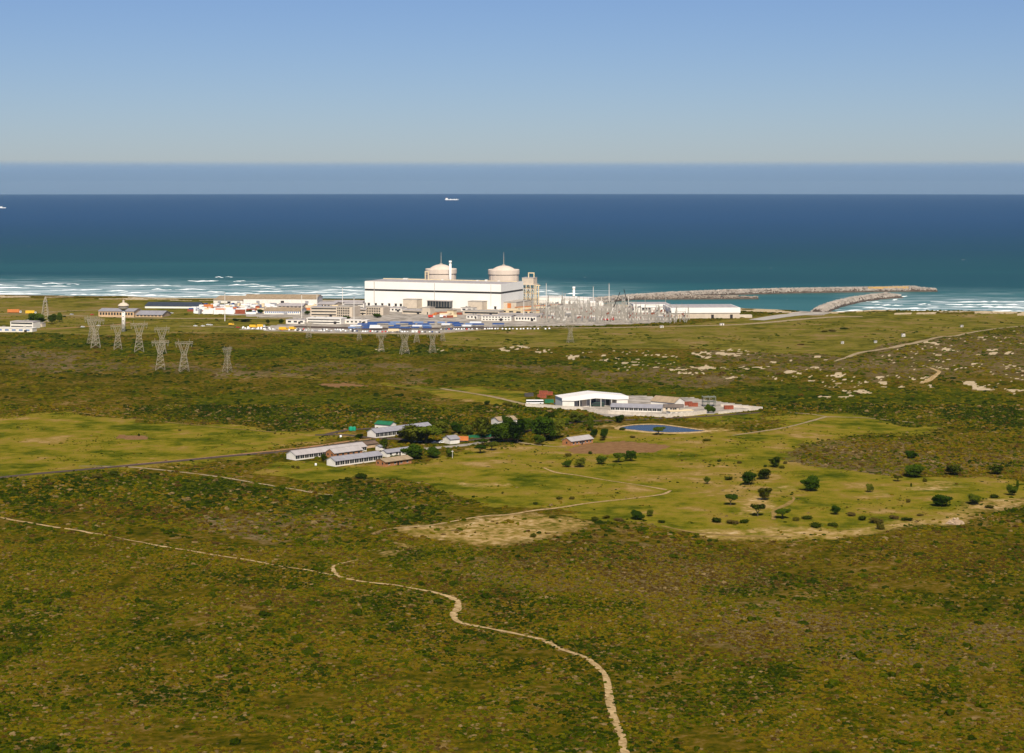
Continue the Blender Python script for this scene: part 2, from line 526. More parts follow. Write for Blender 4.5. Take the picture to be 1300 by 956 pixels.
# ================================================================== SEA
def sea_material():
    m = bpy.data.materials.new('sea_water')
    nt, N, L = nodes_of(m)
    b = N['Principled BSDF']
    g = N.new('ShaderNodeNewGeometry'); P = g.outputs['Position']
    at = N.new('ShaderNodeAttribute'); at.attribute_name = 'shore_distance'
    sf = N.new('ShaderNodeAttribute'); sf.attribute_name = 'surf'
    D = at.outputs['Fac']
    mr = N.new('ShaderNodeMapRange'); mr.inputs['From Min'].default_value = 0; mr.inputs['From Max'].default_value = 6000
    L.new(D, mr.inputs['Value'])
    mps = N.new('ShaderNodeMapping'); mps.inputs['Scale'].default_value = (.0004, .0022, .001); L.new(P, mps.inputs['Vector'])
    nl = noise(N, L, mps.outputs['Vector'], 1, 6, .62, 5)
    dd = mth(N, L, 'ADD', mr.outputs['Result'], mth(N, L, 'MULTIPLY', mth(N, L, 'SUBTRACT', nl, .5), .42))
    deep = ramp(N, L, dd, [(0, (.040, .140, .135)), (.07, (.009, .080, .072)), (.16, (.003, .054, .052)), (.36, (.002, .042, .056)), (.62, (.003, .039, .086)), (1, (.004, .042, .108))])
    # sandbar turbidity and patches near the beach
    mp = N.new('ShaderNodeMapping'); mp.inputs['Scale'].default_value = (.006, .03, .02); L.new(P, mp.inputs['Vector'])
    tn = noise(N, L, mp.outputs['Vector'], 1, 5, .6)
    near = N.new('ShaderNodeMapRange'); near.inputs['From Min'].default_value = 620; near.inputs['From Max'].default_value = 120
    L.new(D, near.inputs['Value'])
    sw = mth(N, L, 'MULTIPLY', near.outputs['Result'], sf.outputs['Fac'])
    pale = mth(N, L, 'MULTIPLY', sw, mth(N, L, 'MULTIPLY', tn, .8), True)
    c = mixc(N, L, pale, deep, (.13, .27, .25))
    # thin spent foam drawn out along the beach
    mp2 = N.new('ShaderNodeMapping'); mp2.inputs['Scale'].default_value = (.012, .085, .05); L.new(P, mp2.inputs['Vector'])
    fn = noise(N, L, mp2.outputs['Vector'], 1, 7, .68)
    fr = N.new('ShaderNodeMapRange'); fr.inputs['From Min'].default_value = .54; fr.inputs['From Max'].default_value = .72
    L.new(mth(N, L, 'ADD', fn, mth(N, L, 'MULTIPLY', sw, .10)), fr.inputs['Value'])
    foam = mth(N, L, 'MULTIPLY', fr.outputs['Result'], mth(N, L, 'MULTIPLY', sw, 1.25, True), True)
    # rare whitecaps offshore
    mp3 = N.new('ShaderNodeMapping'); mp3.inputs['Scale'].default_value = (.06, .02, .05); L.new(P, mp3.inputs['Vector'])
    wc = N.new('ShaderNodeMapRange'); wc.inputs['From Min'].default_value = .765; wc.inputs['From Max'].default_value = .80
    L.new(noise(N, L, mp3.outputs['Vector'], 1, 3, .5, 3), wc.inputs['Value'])
    foam = mth(N, L, 'MAXIMUM', foam, mth(N, L, 'MULTIPLY', wc.outputs['Result'], .5))
    c = mixc(N, L, foam, c, (.72, .76, .76))
    L.new(c, b.inputs['Base Color'])
    b.inputs['Roughness'].default_value = .42
    b.inputs['IOR'].default_value = 1.33
    b.inputs['Specular IOR Level'].default_value = .16
    mp4 = N.new('ShaderNodeMapping'); mp4.inputs['Scale'].default_value = (.02, .06, .05); L.new(P, mp4.inputs['Vector'])
    wv = noise(N, L, mp4.outputs['Vector'], 1, 6, .7, 8)
    bp = N.new('ShaderNodeBump'); bp.inputs['Strength'].default_value = .5; bp.inputs['Distance'].default_value = 2.0
    L.new(wv, bp.inputs['Height']); L.new(bp.outputs['Normal'], b.inputs['Normal'])
    return m


def build_sea():
    ang = np.radians(np.concatenate([[-62, -50, -40, -32, -26, -22], np.linspace(-19, 19, 200), [22, 26, 32, 40, 50, 62]]))
    d = np.concatenate([np.arange(1900, 3600, 22.0), np.geomspace(3600, 50000, 150)])
    A, Dm = np.meshgrid(ang, d)
    # nearer rows run parallel to the beach, far rows on circles
    k = sstep(3000, 9000, Dm)
    Yc = Dm * (1 - k) + Dm * np.cos(A) * k
    Xc = np.tan(A) * np.minimum(Dm, 6000) * (1 - k) + Dm * np.sin(A) * k
    Xc = np.clip(Xc, -21000, 21000)
    Z = SEA - (Xc ** 2 + Yc ** 2) / (2 * RE)
    nr, nc = Xc.shape
    co = np.stack([Xc, Yc, Z], -1).reshape(-1, 3)
    i = np.arange(nr * nc).reshape(nr, nc)
    q = np.stack([i[:-1, :-1], i[:-1, 1:], i[1:, 1:], i[1:, :-1]], -1).reshape(-1, 4)
    me = bpy.data.meshes.new('sea')
    me.from_pydata(co.tolist(), [], q.tolist())
    me.polygons.foreach_set('use_smooth', np.ones(len(q), bool))
    sd = (co[:, 1] - shore(co[:, 0])).astype(np.float32)
    px = X0 + co[:, 0] / np.maximum(co[:, 1], 300) * F
    surf = np.clip(sstep(745, 690, px) + sstep(1040, 1110, px) * .8 + .0, 0, 1).astype(np.float32)
    surf = np.maximum(surf, (sstep(700, 740, px) * sstep(860, 760, px) * sstep(150, 230, sd) * .9)).astype(np.float32)
    a = me.attributes.new('shore_distance', 'FLOAT', 'POINT'); a.data.foreach_set('value', sd)
    a = me.attributes.new('surf', 'FLOAT', 'POINT'); a.data.foreach_set('value', surf)
    me.materials.append(sea_material()); me.update()
    o = bpy.data.objects.new('sea', me); C.objects.link(o); tag(o, kind='structure')


build_sea()


def breakers():
    """rolling lines of white water"""
    rows = [  # px0, px1, py, thickness m
        (-60, 22, 361.2, 12), (-10, 38, 365, 16), (53, 81, 359.8, 18), (84, 101, 360.4, 12), (-50, 20, 365.5, 14), (63, 130, 367.8, 22), (134, 163, 369.2, 14), (192, 218, 367.3, 16), (238, 278, 356.4, 36), (273, 284, 351.6, 22), (286, 296, 351.2, 10), (296, 312, 356.6, 9),
        (290, 330, 361.2, 26), (330, 357, 366.8, 14), (355, 405, 362.6, 22), (222, 262, 367.2, 24), (262, 286, 370.2, 10), (320, 360, 369.7, 14), (370, 430, 370.6, 22), (405, 462, 368.2, 14), (425, 463, 371.8, 14), (300, 336, 373.2, 10), (82, 140, 373.6, 12), (130, 214, 374.6, 12), (200, 255, 376.3, 14),
        (285, 330, 372.1, 8), (390, 462, 374.5, 10), (-60, 40, 370.2, 10), (-20, 52, 372.3, 8), (680, 704, 369.6, 12), (690, 740, 372.6, 12), (682, 745, 376.4, 14), (340, 395, 376.6, 10), (-60, 30, 374.2, 7), (150, 190, 371.3, 9),
        (1181, 1330, 382.9, 18), (1165, 1182, 386.2, 9), (1176, 1300, 389.3, 11), (1254, 1330, 390.6, 9), (1110, 1132, 387.0, 10), (1132, 1148, 387.6, 9), (1095, 1128, 390.5, 12), (1060, 1096, 393.6, 9), (1120, 1180, 391.8, 7), (1180, 1330, 394.6, 9), (1200, 1330, 386.3, 6),
        (1060, 1110, 395.8, 5), (1100, 1180, 394.6, 6), (1133, 1142, 380.6, 12), (1144, 1152, 376.2, 10), (1098, 1120, 383.0, 6), (1250, 1330, 396.6, 6),
        (250, 330, 374.6, 7), (30, 90, 363.0, 7), (140, 230, 362.4, 7), (420, 462, 364.2, 8), (310, 350, 363.6, 6), (-60, -5, 358.6, 8),
    ]
    V = []; Fc = []
    rg = random.Random(5)
    for (a, b, y, th) in rows:
        n = max(6, int((b - a) / 1.5))
        base = len(V)
        for i in range(n + 1):
            t = i / n
            px = a + (b - a) * t
            py = y + .35 * math.sin(t * 5 + a) + .25 * math.sin(t * 11 + a * 2)
            x, yy = flatpt(px, py, SEA)
            e = min(1, 4 * t, 4 * (1 - t)) ** .7
            w = th * e * max(0, -.25 + 1.5 * float(vnoise(px * .13, y * 3, 2))) * .62 + .15
            hh = .15 + 1.1 * e * max(0, -.1 + 1.3 * float(vnoise(px * .16, y * 3, 8)))
            z0 = SEA - yy * yy / (2 * RE)
            V += [(x, yy - w * .5, z0 - .1), (x, yy - w * .18, z0 + hh * .75), (x, yy + w * .1, z0 + hh), (x, yy + w * .5, z0 - .1)]
        for i in range(n):
            k = base + i * 4
            for j in range(3):
                Fc.append((k + j, k + 4 + j, k + 5 + j, k + 1 + j))
    me = bpy.data.meshes.new('surf'); me.from_pydata(V, [], Fc)
    me.polygons.foreach_set('use_smooth', [True] * len(Fc))
    me.materials.append(mat('breaker_foam', (.80, .84, .84), .9, .08, .15, spec=.1))
    o = bpy.data.objects.new('surf', me); C.objects.link(o)
    tag(o, 'white lines of breaking surf along the beach', None, None, 'stuff')


breakers()


# ================================================================== TRACKS AND ROADS
def ribbon(name, pts, width, m, lift=.18, step=2.0, jit=0.0, wvar=.0):
    """a strip of road lying on the ground along photo points; width in metres, may vary per point"""
    P = [G(*p[:2]) for p in pts]
    ws = [(p[2] if len(p) > 2 else width) * (.78 if name in ('footpath', 'dirt_track') else 1) for p in pts]
    out = []
    for i in range(len(P) - 1):                       # Catmull-Rom
        p0 = P[max(0, i - 1)]; p1 = P[i]; p2 = P[i + 1]; p3 = P[min(len(P) - 1, i + 2)]
        n = max(2, int((p2 - p1).length / step))
        for k in range(n):
            t = k / n
            q = .5 * ((2 * p1) + (-p0 + p2) * t + (2 * p0 - 5 * p1 + 4 * p2 - p3) * t * t + (-p0 + 3 * p1 - 3 * p2 + p3) * t ** 3)
            out.append((q.x, q.y, ws[i] * (1 - t) + ws[i + 1] * t))
    out.append((P[-1].x, P[-1].y, ws[-1]))
    A = np.array(out)
    T = np.gradient(A[:, :2], axis=0); T /= np.linalg.norm(T, axis=1)[:, None] + 1e-9
    Nn = np.stack([-T[:, 1], T[:, 0]], 1)
    s = np.cumsum(np.r_[0, np.linalg.norm(np.diff(A[:, :2], axis=0), axis=1)])
    sd = hash_seed(name)
    jl = (fbm(s / 8.0, s * 0 + 3, sd, 3) - .5) * jit * .8; jr = (fbm(s / 8.0, s * 0 + 9, sd, 3) - .5) * jit * .8
    cols = []
    for k, e in ((-1, jl), (-.5, jl * .5), (0, 0 * jl), (.5, jr * .5), (1, jr)):
        q = A[:, :2] + Nn * ((A[:, 2] / 2 * k) + e)[:, None]
        z = hgt(q[:, 0], q[:, 1]) + lift
        cols.append(np.c_[q, z])
    V = np.stack(cols, 1); n, c, _ = V.shape
    i = np.arange(n * c).reshape(n, c)
    q = np.stack([i[:-1, :-1], i[:-1, 1:], i[1:, 1:], i[1:, :-1]], -1).reshape(-1, 4)
    me = bpy.data.meshes.new(name); me.from_pydata(V.reshape(-1, 3).tolist(), [], q.tolist())
    me.materials.append(m)
    o = bpy.data.objects.new(name, me); C.objects.link(o); tag(o, kind='structure')
    ROADS.append(A)
    return o


def hash_seed(s):
    return sum(ord(c) * (i + 1) for i, c in enumerate(s)) % 997


ROADS = []
M_SAND = mat('sandy_track', (.46, .33, .17), .95, .3, .45, spec=0, bump=.3, col2=(.20, .13, .045))
M_SAND2 = mat('ochre_sand_track', (.30, .19, .07), .95, .3, .35, spec=0, bump=.3, col2=(.13, .10, .02))
M_PALE = mat('pale_gravel_road', (.36, .28, .17), .95, .2, .25, spec=0, col2=(.19, .145, .07))
M_TAR = mat('tarred_road', (.10, .075, .062), 1, .2, .3, spec=0)
M_VERGE = mat('orange_gravel_verge', (.36, .20, .09), .95, .25, .4, spec=.05)
M_CONC = mat('concrete_apron', (.42, .38, .32), .9, .18, .12, spec=.1)

ribbon('footpath', [(-60, 646, 2.0), (0, 657, 2.0), (60, 668, 2.2), (110, 676, 1.8), (150, 683, 1.0), (180, 689, 1.2), (200, 693, 2.6), (250, 701, 2.8), (300, 709, 2.0), (350, 718, 1.8), (395, 725, 1.4), (425, 731, 2.2), (450, 737, 2.6), (500, 743, 2.2), (550, 752, 2.6), (575, 760, 3.2), (582, 770, 3.4),
                    (576, 780, 3.4), (582, 790, 3.0), (620, 798, 2.6), (660, 806, 2.4), (690, 813, 2.8), (710, 824, 2.6), (740, 834, 2.6), (757, 845, 3.0), (768, 858, 3.2), (772, 872, 3.4), (776, 900, 3.2), (790, 940, 3.0), (800, 990, 3)], 2.4, M_SAND, jit=1.5)
ribbon('footpath', [(430, 733, 2.4), (424, 725, 2.4), (424, 719, 2.0), (440, 714, 1.2), (455, 711, .8)], 2, M_SAND, jit=1)
ribbon('dirt_track', [(478, 675, .8), (500, 671, 1.6), (540, 668, 1.4), (575, 662, 1.6), (612, 656, 2.6), (650, 653, 2.6), (700, 646, 2.4), (740, 640, 2.2), (775, 636, 2.0), (810, 632, 1.5), (840, 628, 2), (852, 623, 2)], 2.2, M_SAND, jit=1.0)
ribbon('dirt_track', [(100, 592, 2), (160, 593, 3), (215, 598, 3.5), (280, 606, 3.0), (340, 616, 2.6), (400, 626, 2.6), (425, 629, 1.2)], 2.4, M_PALE, jit=1.0)
ribbon('dirt_track', [(690, 594, 1.2), (706, 600, 2.6), (735, 604, 1.6), (770, 610, 1.6), (810, 616, 2.0), (846, 622, 3.0)], 2.2, M_SAND, jit=.9)
ribbon('dirt_track', [(982, 660, 2.5), (985, 648, 3.4), (1000, 640, 3.6), (1008, 632, 2), (990, 628, 1.6), (970, 626, 1.2)], 2.4, M_SAND2, jit=1.6)
ribbon('tarred_road', [(-250, 639, 5.2), (-60, 615, 5.2), (0, 606.5, 5.2), (100, 597, 5.2), (200, 588, 5.2), (300, 578.5, 5.2), (355, 574, 5.2), (400, 568.5, 5.2), (440, 563, 5.2), (470, 559.5, 5.2), (500, 557, 6)], 6.2, M_TAR, .22)
ribbon('gravel_verge', [(120, 594.2, 2), (250, 582.2, 3), (330, 574.2, 3), (395, 567.2, 4), (440, 560.8, 4), (478, 556.5, 3)], 3, M_VERGE, .14, jit=1)
ribbon('tarred_road', [(400, 552.5, 5), (440, 552.5, 5), (470, 556, 5), (500, 557, 6), (540, 561, 9), (580, 560, 8), (620, 556.5, 6), (660, 550, 5), (700, 541, 4.5), (740, 535.5, 4.5), (780, 534, 4.5), (850, 531, 4.5), (900, 528.5, 4.5), (965, 524, 4)], 5, M_TAR, .2)
ribbon('tarred_road', [(415, 551.5, 4), (440, 546.5, 5), (465, 544.5, 5), (490, 541.5, 4)], 5, M_TAR, .24)
ribbon('gravel_verge', [(520, 572, 2.4), (560, 568, 3), (600, 563.2, 4), (640, 560, 4), (690, 566, 2), (720, 568, 1.5)], 3, M_PALE, .14, jit=1)
ribbon('dirt_track', [(930, 553, 2.5), (985, 545, 3), (1010, 540, 3), (1036, 533, 3.4), (1050, 529.5, 4), (1075, 530, 2.6), (1110, 531.5, 2.4), (1180, 539, 1.6)], 3, M_PALE, jit=1)
ribbon('dirt_track', [(1050, 529.5, 3), (1030, 526, 2.4), (1000, 524, 2)], 3, M_PALE, jit=1)
ribbon('gravel_road', [(1060, 459, 3), (1085, 450, 6), (1120, 443.5, 7), (1150, 437.5, 7), (1200, 427.5, 6.5), (1240, 421, 5.5), (1300, 414, 5), (1420, 402.5, 5)], 6, M_PALE, .2, 8)
ribbon('dirt_track', [(1170, 487, 6), (1180, 482.5, 6.5), (1190, 475, 5.5), (1192, 471.5, 4.5), (1184, 468.5, 4), (1176, 465.5, 2)], 5, M_SAND, .2, 5, 1.5)
ribbon('gravel_road', [(560, 423.4, 7), (640, 417.2, 8), (740, 416.4, 9), (820, 415.2, 9), (880, 413.8, 9), (940, 412, 10), (985, 408.5, 12), (1020, 405.2, 13), (1060, 402.5, 14), (1095, 402, 10)], 9, M_PALE, .16, 8)
ribbon('gravel_road', [(-60, 398.5, 8), (40, 399, 8), (120, 401.8, 8), (170, 403.6, 9), (250, 404.6, 9), (330, 404.4, 9), (372, 405.2, 8)], 8, M_PALE, .16, 8)
ribbon('gravel_road', [(60, 396, 7), (110, 394, 6), (170, 391.5, 6), (240, 388.5, 6)], 6, M_PALE, .18, 8)
ribbon('gravel_road', [(40, 418.5, 6), (80, 416.8, 6), (120, 414, 6), (150, 412, 5), (165, 409, 5)], 6, M_VERGE, .16, 8)
ribbon('gravel_road', [(228, 414.2, 5), (300, 415.6, 6), (380, 421.5, 8), (450, 423.6, 9), (560, 424, 9)], 6, M_PALE, .17, 8)
ribbon('tarred_road', [(372, 414.6, 20), (440, 416.4, 22), (520, 417.2, 24), (630, 416, 20)], 20, M_TAR, .12, 8)
ribbon('gravel_track', [(560, 493.5, 4), (620, 503, 4), (668, 514, 5)], 4, M_PALE, .2)
ribbon('dirt_track', [(330, 477, 2), (420, 483, 2.2), (500, 491, 2.2), (580, 497, 2.2), (640, 505, 2.2)], 2.2, M_SAND2, .2, jit=1)
ribbon('dirt_track', [(100, 524, 2), (180, 533, 2.2), (260, 541, 2), (350, 549, 2)], 2.2, M_SAND2, .2, jit=1)
ribbon('dirt_track', [(840, 668, 2), (880, 676, 2.6), (930, 680, 3), (1000, 681, 3)], 2.2, M_SAND2, .2, jit=1.5)

# ================================================================== MATERIALS OF BUILT THINGS
WHITE = mat('white_cladding', (.84, .82, .76), .6, .04, .05, spec=.2)
WHITEW = mat('whitewashed_wall', (.78, .73, .65), .85, .10, .3, spec=.1)
BEIGE = mat('beige_render', (.60, .51, .40), .85, .12, .2, spec=.1)
CREAM = mat('cream_render', (.74, .60, .38), .85, .10, .2, spec=.1)
TERRA = mat('sandstone_render', (.58, .40, .24), .85, .15, .3, spec=.1)
DOME = mat('dome_concrete', (.68, .57, .47), .85, .12, .05, spec=.1, stretch=(1, 1, .25))
GREYC = mat('grey_concrete', (.40, .36, .31), .9, .15, .15, spec=.1)
DARK = mat('dark_opening', (.028, .026, .026), .5, .2, .5)
GLASS = mat('dark_window_glass', (.030, .036, .042), .12, .2, .5, spec=.5)
ROOFG = mat('grey_sheet_roof', (.30, .29, .31), .55, .14, .4, spec=.35, stretch=(1, .15, 1))
ROOFP = mat('pale_sheet_roof', (.42, .38, .36), .6, .12, .3, spec=.3, stretch=(1, .15, 1))
ROOFT = mat('tan_sheet_roof', (.36, .27, .17), .75, .2, .4, spec=.15, stretch=(1, .15, 1))
ROOFD = mat('dark_blue_grey_roof', (.045, .055, .070), .6, .2, .2, spec=.3)
ROOFW = mat('white_sheet_roof', (.78, .74, .68), .55, .06, .2, spec=.25)
BRICK = mat('orange_brick', (.40, .18, .075), .9, .22, 1.2, spec=.08)
GALV = mat('galvanised_steel', (.38, .35, .30), .55, .12, .3, metal=.25, spec=.4)
STEEL = mat('weathered_lattice_steel', (.38, .33, .24), .65, .15, .3, metal=.15)
STEELG = mat('grey_green_steel', (.20, .21, .17), .65, .15, .4, metal=.2)
RUST = mat('rusty_red_paint', (.30, .075, .035), .75, .3, .6)
ORANGE = mat('orange_paint', (.62, .20, .05), .6, .15, .5)
YELLOW = mat('yellow_paint', (.80, .46, .03), .5, .1, .5)
RED = mat('red_paint', (.55, .05, .03), .5, .15, .5)
BLUE = mat('blue_paint', (.035, .09, .27), .6, .35, .5)
BLUEL = mat('faded_blue_paint', (.16, .24, .42), .6, .15, .3)
GREEN = mat('green_paint', (.02, .16, .07), .55, .2, .4)
TEAL = mat('green_tank_plastic', (.01, .30, .17), .4, .15, .5)
GREYV = mat('grey_vehicle_paint', (.30, .30, .31), .35, .1, .5, spec=.5)
SILVER = mat('silver_vehicle_paint', (.55, .55, .56), .3, .08, .5, spec=.5)
WHITEV = mat('white_vehicle_paint', (.82, .82, .80), .35, .05, .5, spec=.5)
BLACKV = mat('dark_vehicle_paint', (.035, .035, .042), .3, .2, .5, spec=.5)
TYRE = mat('black_rubber', (.02, .02, .02), .9, .2, 1)
ROCK = mat('pale_concrete_armour', (.47, .41, .35), .95, .28, .12, spec=.05, bump=.4)
ROCKD = mat('dark_rock', (.10, .075, .058), .8, .35, .15, spec=.2, bump=.4)  # dark brown rock of the breakwater cores
BARK = mat('tree_bark', (.10, .075, .05), .95, .3, 3)


def frame(p0, p1):
    """place of a wall line seen between two base pixels: origin, heading, length"""
    a = G(*p0); b = G(*p1); d = b - a
    return a, math.atan2(d.y, d.x), math.hypot(d.x, d.y)


def keepout(v, r):
    KEEP_OUT.append((v.x, v.y, r))


KEEP_OUT = []


def wall_windows(t, x0, x1, n, z0, z1, w, y=0.0, m=None, name='window', frame_m=None, face=-1):
    """n separate windows on the wall plane y (front) of thing t"""
    m = m or GLASS
    for i in range(n):
        cx = x0 + (x1 - x0) * (i + .5) / n
        o = MB().box(cx - w / 2, cx + w / 2, y - .06, y + .04, z0, z1).build(name, m, t)
        if frame_m:
            f = MB()
            f.box(cx - w / 2 - .12, cx + w / 2 + .12, y - .10, y - .065, z1 + .0, z1 + .14)
            f.box(cx - w / 2 - .12, cx + w / 2 + .12, y - .14, y - .065, z0 - .14, z0)
            f.build('frame', frame_m, o)


def gable_house(name, label, corner, yaw, Ln, W, wh, rh, wm, rm, nwin=6, glazed=False, ov=.6, group=None, gable_win=0, cat='house', verandah=False, wbase=None):
    """long house: front wall along local x, ridge parallel to it"""
    a = G(*corner)
    t = thing(name, label, cat, a, math.radians(yaw), group)
    MB().xprism([(0, -1), (W, -1), (W, wh), (W / 2, wh + rh), (0, wh)], 0, Ln).build('wall', wm, t)
    r = MB(); k = rh / (W / 2); th = .18
    r.xprism([(-ov, wh - ov * k + .03), (W / 2, wh + rh + .03), (W / 2, wh + rh + .03 + th), (-ov, wh - ov * k + .03 + th)], -.35, Ln + .35)
    r.xprism([(W / 2, wh + rh + .03), (W + ov, wh - ov * k + .03), (W + ov, wh - ov * k + .03 + th), (W / 2, wh + rh + .03 + th)], -.35, Ln + .35)
    roof = r.build('roof', rm, t)
    MB().box(0, Ln, W / 2 - .2, W / 2 + .2, wh + rh + .15, wh + rh + .34).build('ridge_cap', rm, roof)
    if glazed:
        n = max(4, int(Ln / 3.2)); pw = Ln / n
        for i in range(n):
            x0 = i * pw + .22; x1 = (i + 1) * pw - .22
            w = MB().box(x0, x1, -.05, .04, .75, wh - .35).build('window', GLASS if random.random() < .8 else DARK, t)
            MB().box((x0 + x1) / 2 - .05, (x0 + x1) / 2 + .05, -.10, -.055, .75, wh - .35).build('mullion', WHITEW, w)
    elif nwin:
        wall_windows(t, .8, Ln - .8, nwin, 1.0, min(2.3, wh - .3), 1.4, frame_m=WHITEW)
        d = MB().box(Ln * .47, Ln * .47 + 1.1, -.07, .04, 0, 2.1).build('door', DARK, t)
        MB().box(Ln * .47 + .9, Ln * .47 + 1.0, -.12, -.07, 1.0, 1.1).build('handle', GALV, d)
    for i in range(gable_win):
        y0 = W * (i + .5) / gable_win
        MB().box(-.06, .04, y0 - .6, y0 + .6, 1.1, 2.3).build('window', GLASS, t)
    if verandah:
        v = MB()
        n = max(3, int(Ln / 4))
        for i in range(n + 1):
            v.box(Ln * i / n - .08, Ln * i / n + .08, -1.9, -1.74, 0, wh - .5)
        v.build('verandah_posts', WHITEW, t)['kind'] = 'stuff'
    c, s_ = math.cos(math.radians(yaw)), math.sin(math.radians(yaw))
    n = max(1, int(Ln / W))
    for i in range(n + 1):
        q = a + Vector((c * Ln * i / n - s_ * W / 2, s_ * Ln * i / n + c * W / 2, 0)); keepout(q, W * .75)
    return t


def block(name, label, p0, p1, depth, hpx, wm, rm, strips=0, nwin=0, cat='building', group=None, parapet=.5, door=True, winm=None, hm=None):
    """flat roofed building; strips = ribbon windows per storey, nwin = punched windows per storey"""
    a, yaw, Ln = frame(p0, p1)
    h = hm if hm else hpx * mpp(p0[1])
    t = thing(name, label, cat, a, yaw, group)
    MB().box(0, Ln, 0, depth, -1, h).build('wall', wm, t)
    r = MB(); r.box(-.25, Ln + .25, -.25, depth + .25, h, h + parapet)
    roof = r.build('roof', rm, t)
    rg = random.Random(int(p0[0] * 7 + p0[1]))
    u = MB()
    for _ in range(2):
        x = rg.uniform(.1, .85) * Ln; y = rg.uniform(.3, .8) * depth
        MB().box(x, x + min(2.5, Ln * .1), y, y + 1.8, h + parapet, h + parapet + 1.2).build('roof_unit', GALV, roof)
    ns = max(1, round(h / 3.6))
    if strips:
        for k in range(ns):
            z = h * k / ns
            MB().box(Ln * .04, Ln * .96, -.08, .05, z + h / ns * .38, z + h / ns * .78).build('window', winm or GLASS, t)
    if nwin:
        for k in range(ns):
            z = h * k / ns
            wall_windows(t, Ln * .03, Ln * .97, nwin, z + h / ns * .32, z + h / ns * .76, Ln * .94 / nwin * .55, m=winm)
    if door:
        w = min(3.2, Ln * .12)
        x = Ln * rg.uniform(.55, .8)
        MB().box(x, x + w, -.10, .05, 0, min(3.0, h * .6)).build('door', DARK, t)
    return t


# ================================================================== POWER STATION
def turbine_hall():
    a, yaw, Ln = frame((463, 388), (636, 393))
    W = 75.0; hh = 31.6
    t = thing('turbine_hall', 'huge long white turbine hall with one dark stripe in front of the twin domes', 'turbine hall', a, yaw)
    X = lambda px: (px - 463) / 173.0 * Ln
    MB().box(0, Ln, 0, W, -1, 19.4).build('lower_wall', WHITE, t)
    MB().box(.4, Ln - .4, .4, W - .4, 19.4, 21.9).build('window_band', DARK, t)
    MB().box(0, Ln, 0, W, 21.9, hh).build('upper_wall', WHITE, t)
    roof = MB().box(.8, Ln - .8, .8, W - .8, hh, hh + .35).build('roof', ROOFP, t)
    p = MB()
    p.box(0, Ln, W * .72, W * .72 + 1.2, hh + .35, hh + 1.2)
    p.build('parapet', CREAM, roof)
    for q in ((475, 476.0), (552.5, 553.3), (623.4, 624)):
        MB().box(X(q[0]), X(q[1]) - .25, -.12, .1, 4, hh - .4).build('cladding_joint', GREYC, t)
    for px in (468.5, 477.5, 486, 495, 503.5, 510, 517.5, 629):
        d = MB().box(X(px) - 1.5, X(px) + 1.5, -.15, .1, .4, 3.6).build('door', DARK, t)
        MB().box(X(px) - 1.8, X(px) + 1.8, -.5, -.16, 3.6, 3.95).build('canopy', GREYC, d)
    for x0, x1, h, d in ((519.7, 537.3, 10.5, 16), (601.3, 619, 10.2, 16)):
        o = MB().box(X(x0), X(x1), -d, -.01, -1, h).build('annex', BEIGE, t)
        MB().box(X(x0) - .3, X(x1) + .3, -d - .3, -.02, h, h + .5).build('roof', GREYC, o)
    # deep glazed entrance bay
    x0, x1 = X(547.7), X(575.7)
    e = MB().box(x0, x1, -9, -.01, 1.5, 9.0).build('entrance_bay', GLASS, t)
    f = MB()
    for i in range(9):
        x = x0 + (x1 - x0) * i / 8
        f.box(x - .18, x + .18, -9.25, -9.01, 1.5, 9.0)
    f.build('mullion', GREYC, e)
    MB().box(x0 - .6, x1 + .6, -10, -.02, 9.0, 9.8).build('bay_roof', ROOFP, e)
    o = MB().box(Ln + .01, Ln + 17, 9, 58, -1, 8.6).build('side_annex', BEIGE, t)
    MB().box(Ln + .02, Ln + 17.3, 8.7, 58.3, 8.6, 9.1).build('roof', GREYC, o)
    MB().box(Ln + 5, Ln + 10, 8.85, 9.02, 1.5, 7.6).build('panel', ORANGE, o)
    # small lifting portal on the roof
    f = MB()
    x = X(523)
    for dx in (-2.4, 2.4):
        f.box(x + dx - .5, x + dx + .5, 48, 49, hh, hh + 11)
    f.box(x - 2.9, x + 2.9, 48, 49, hh + 11, hh + 12)
    f.box(x - 2.4, x + 2.4, 48.2, 48.8, hh + 7.6, hh + 8.2)
    f.build('hoist_frame', CREAM, roof)
    for q in (490, 493, 540, 585, 596, 612):
        MB().box(X(q), X(q) + 3, 52, 55, hh + .35, hh + 1.6 + (q % 3) * .4).build('roof_vent', WHITEW, roof)
    f = MB()
    for i in range(60):
        f.box(i / 59 * (Ln - 2) + 1 - .05, i / 59 * (Ln - 2) + 1.05, .9, 1.0, hh + .35, hh + 1.4)
    f.box(1, Ln - 1, .9, 1.0, hh + 1.3, hh + 1.42)
    f.build('railing', GALV, roof)


turbine_hall()


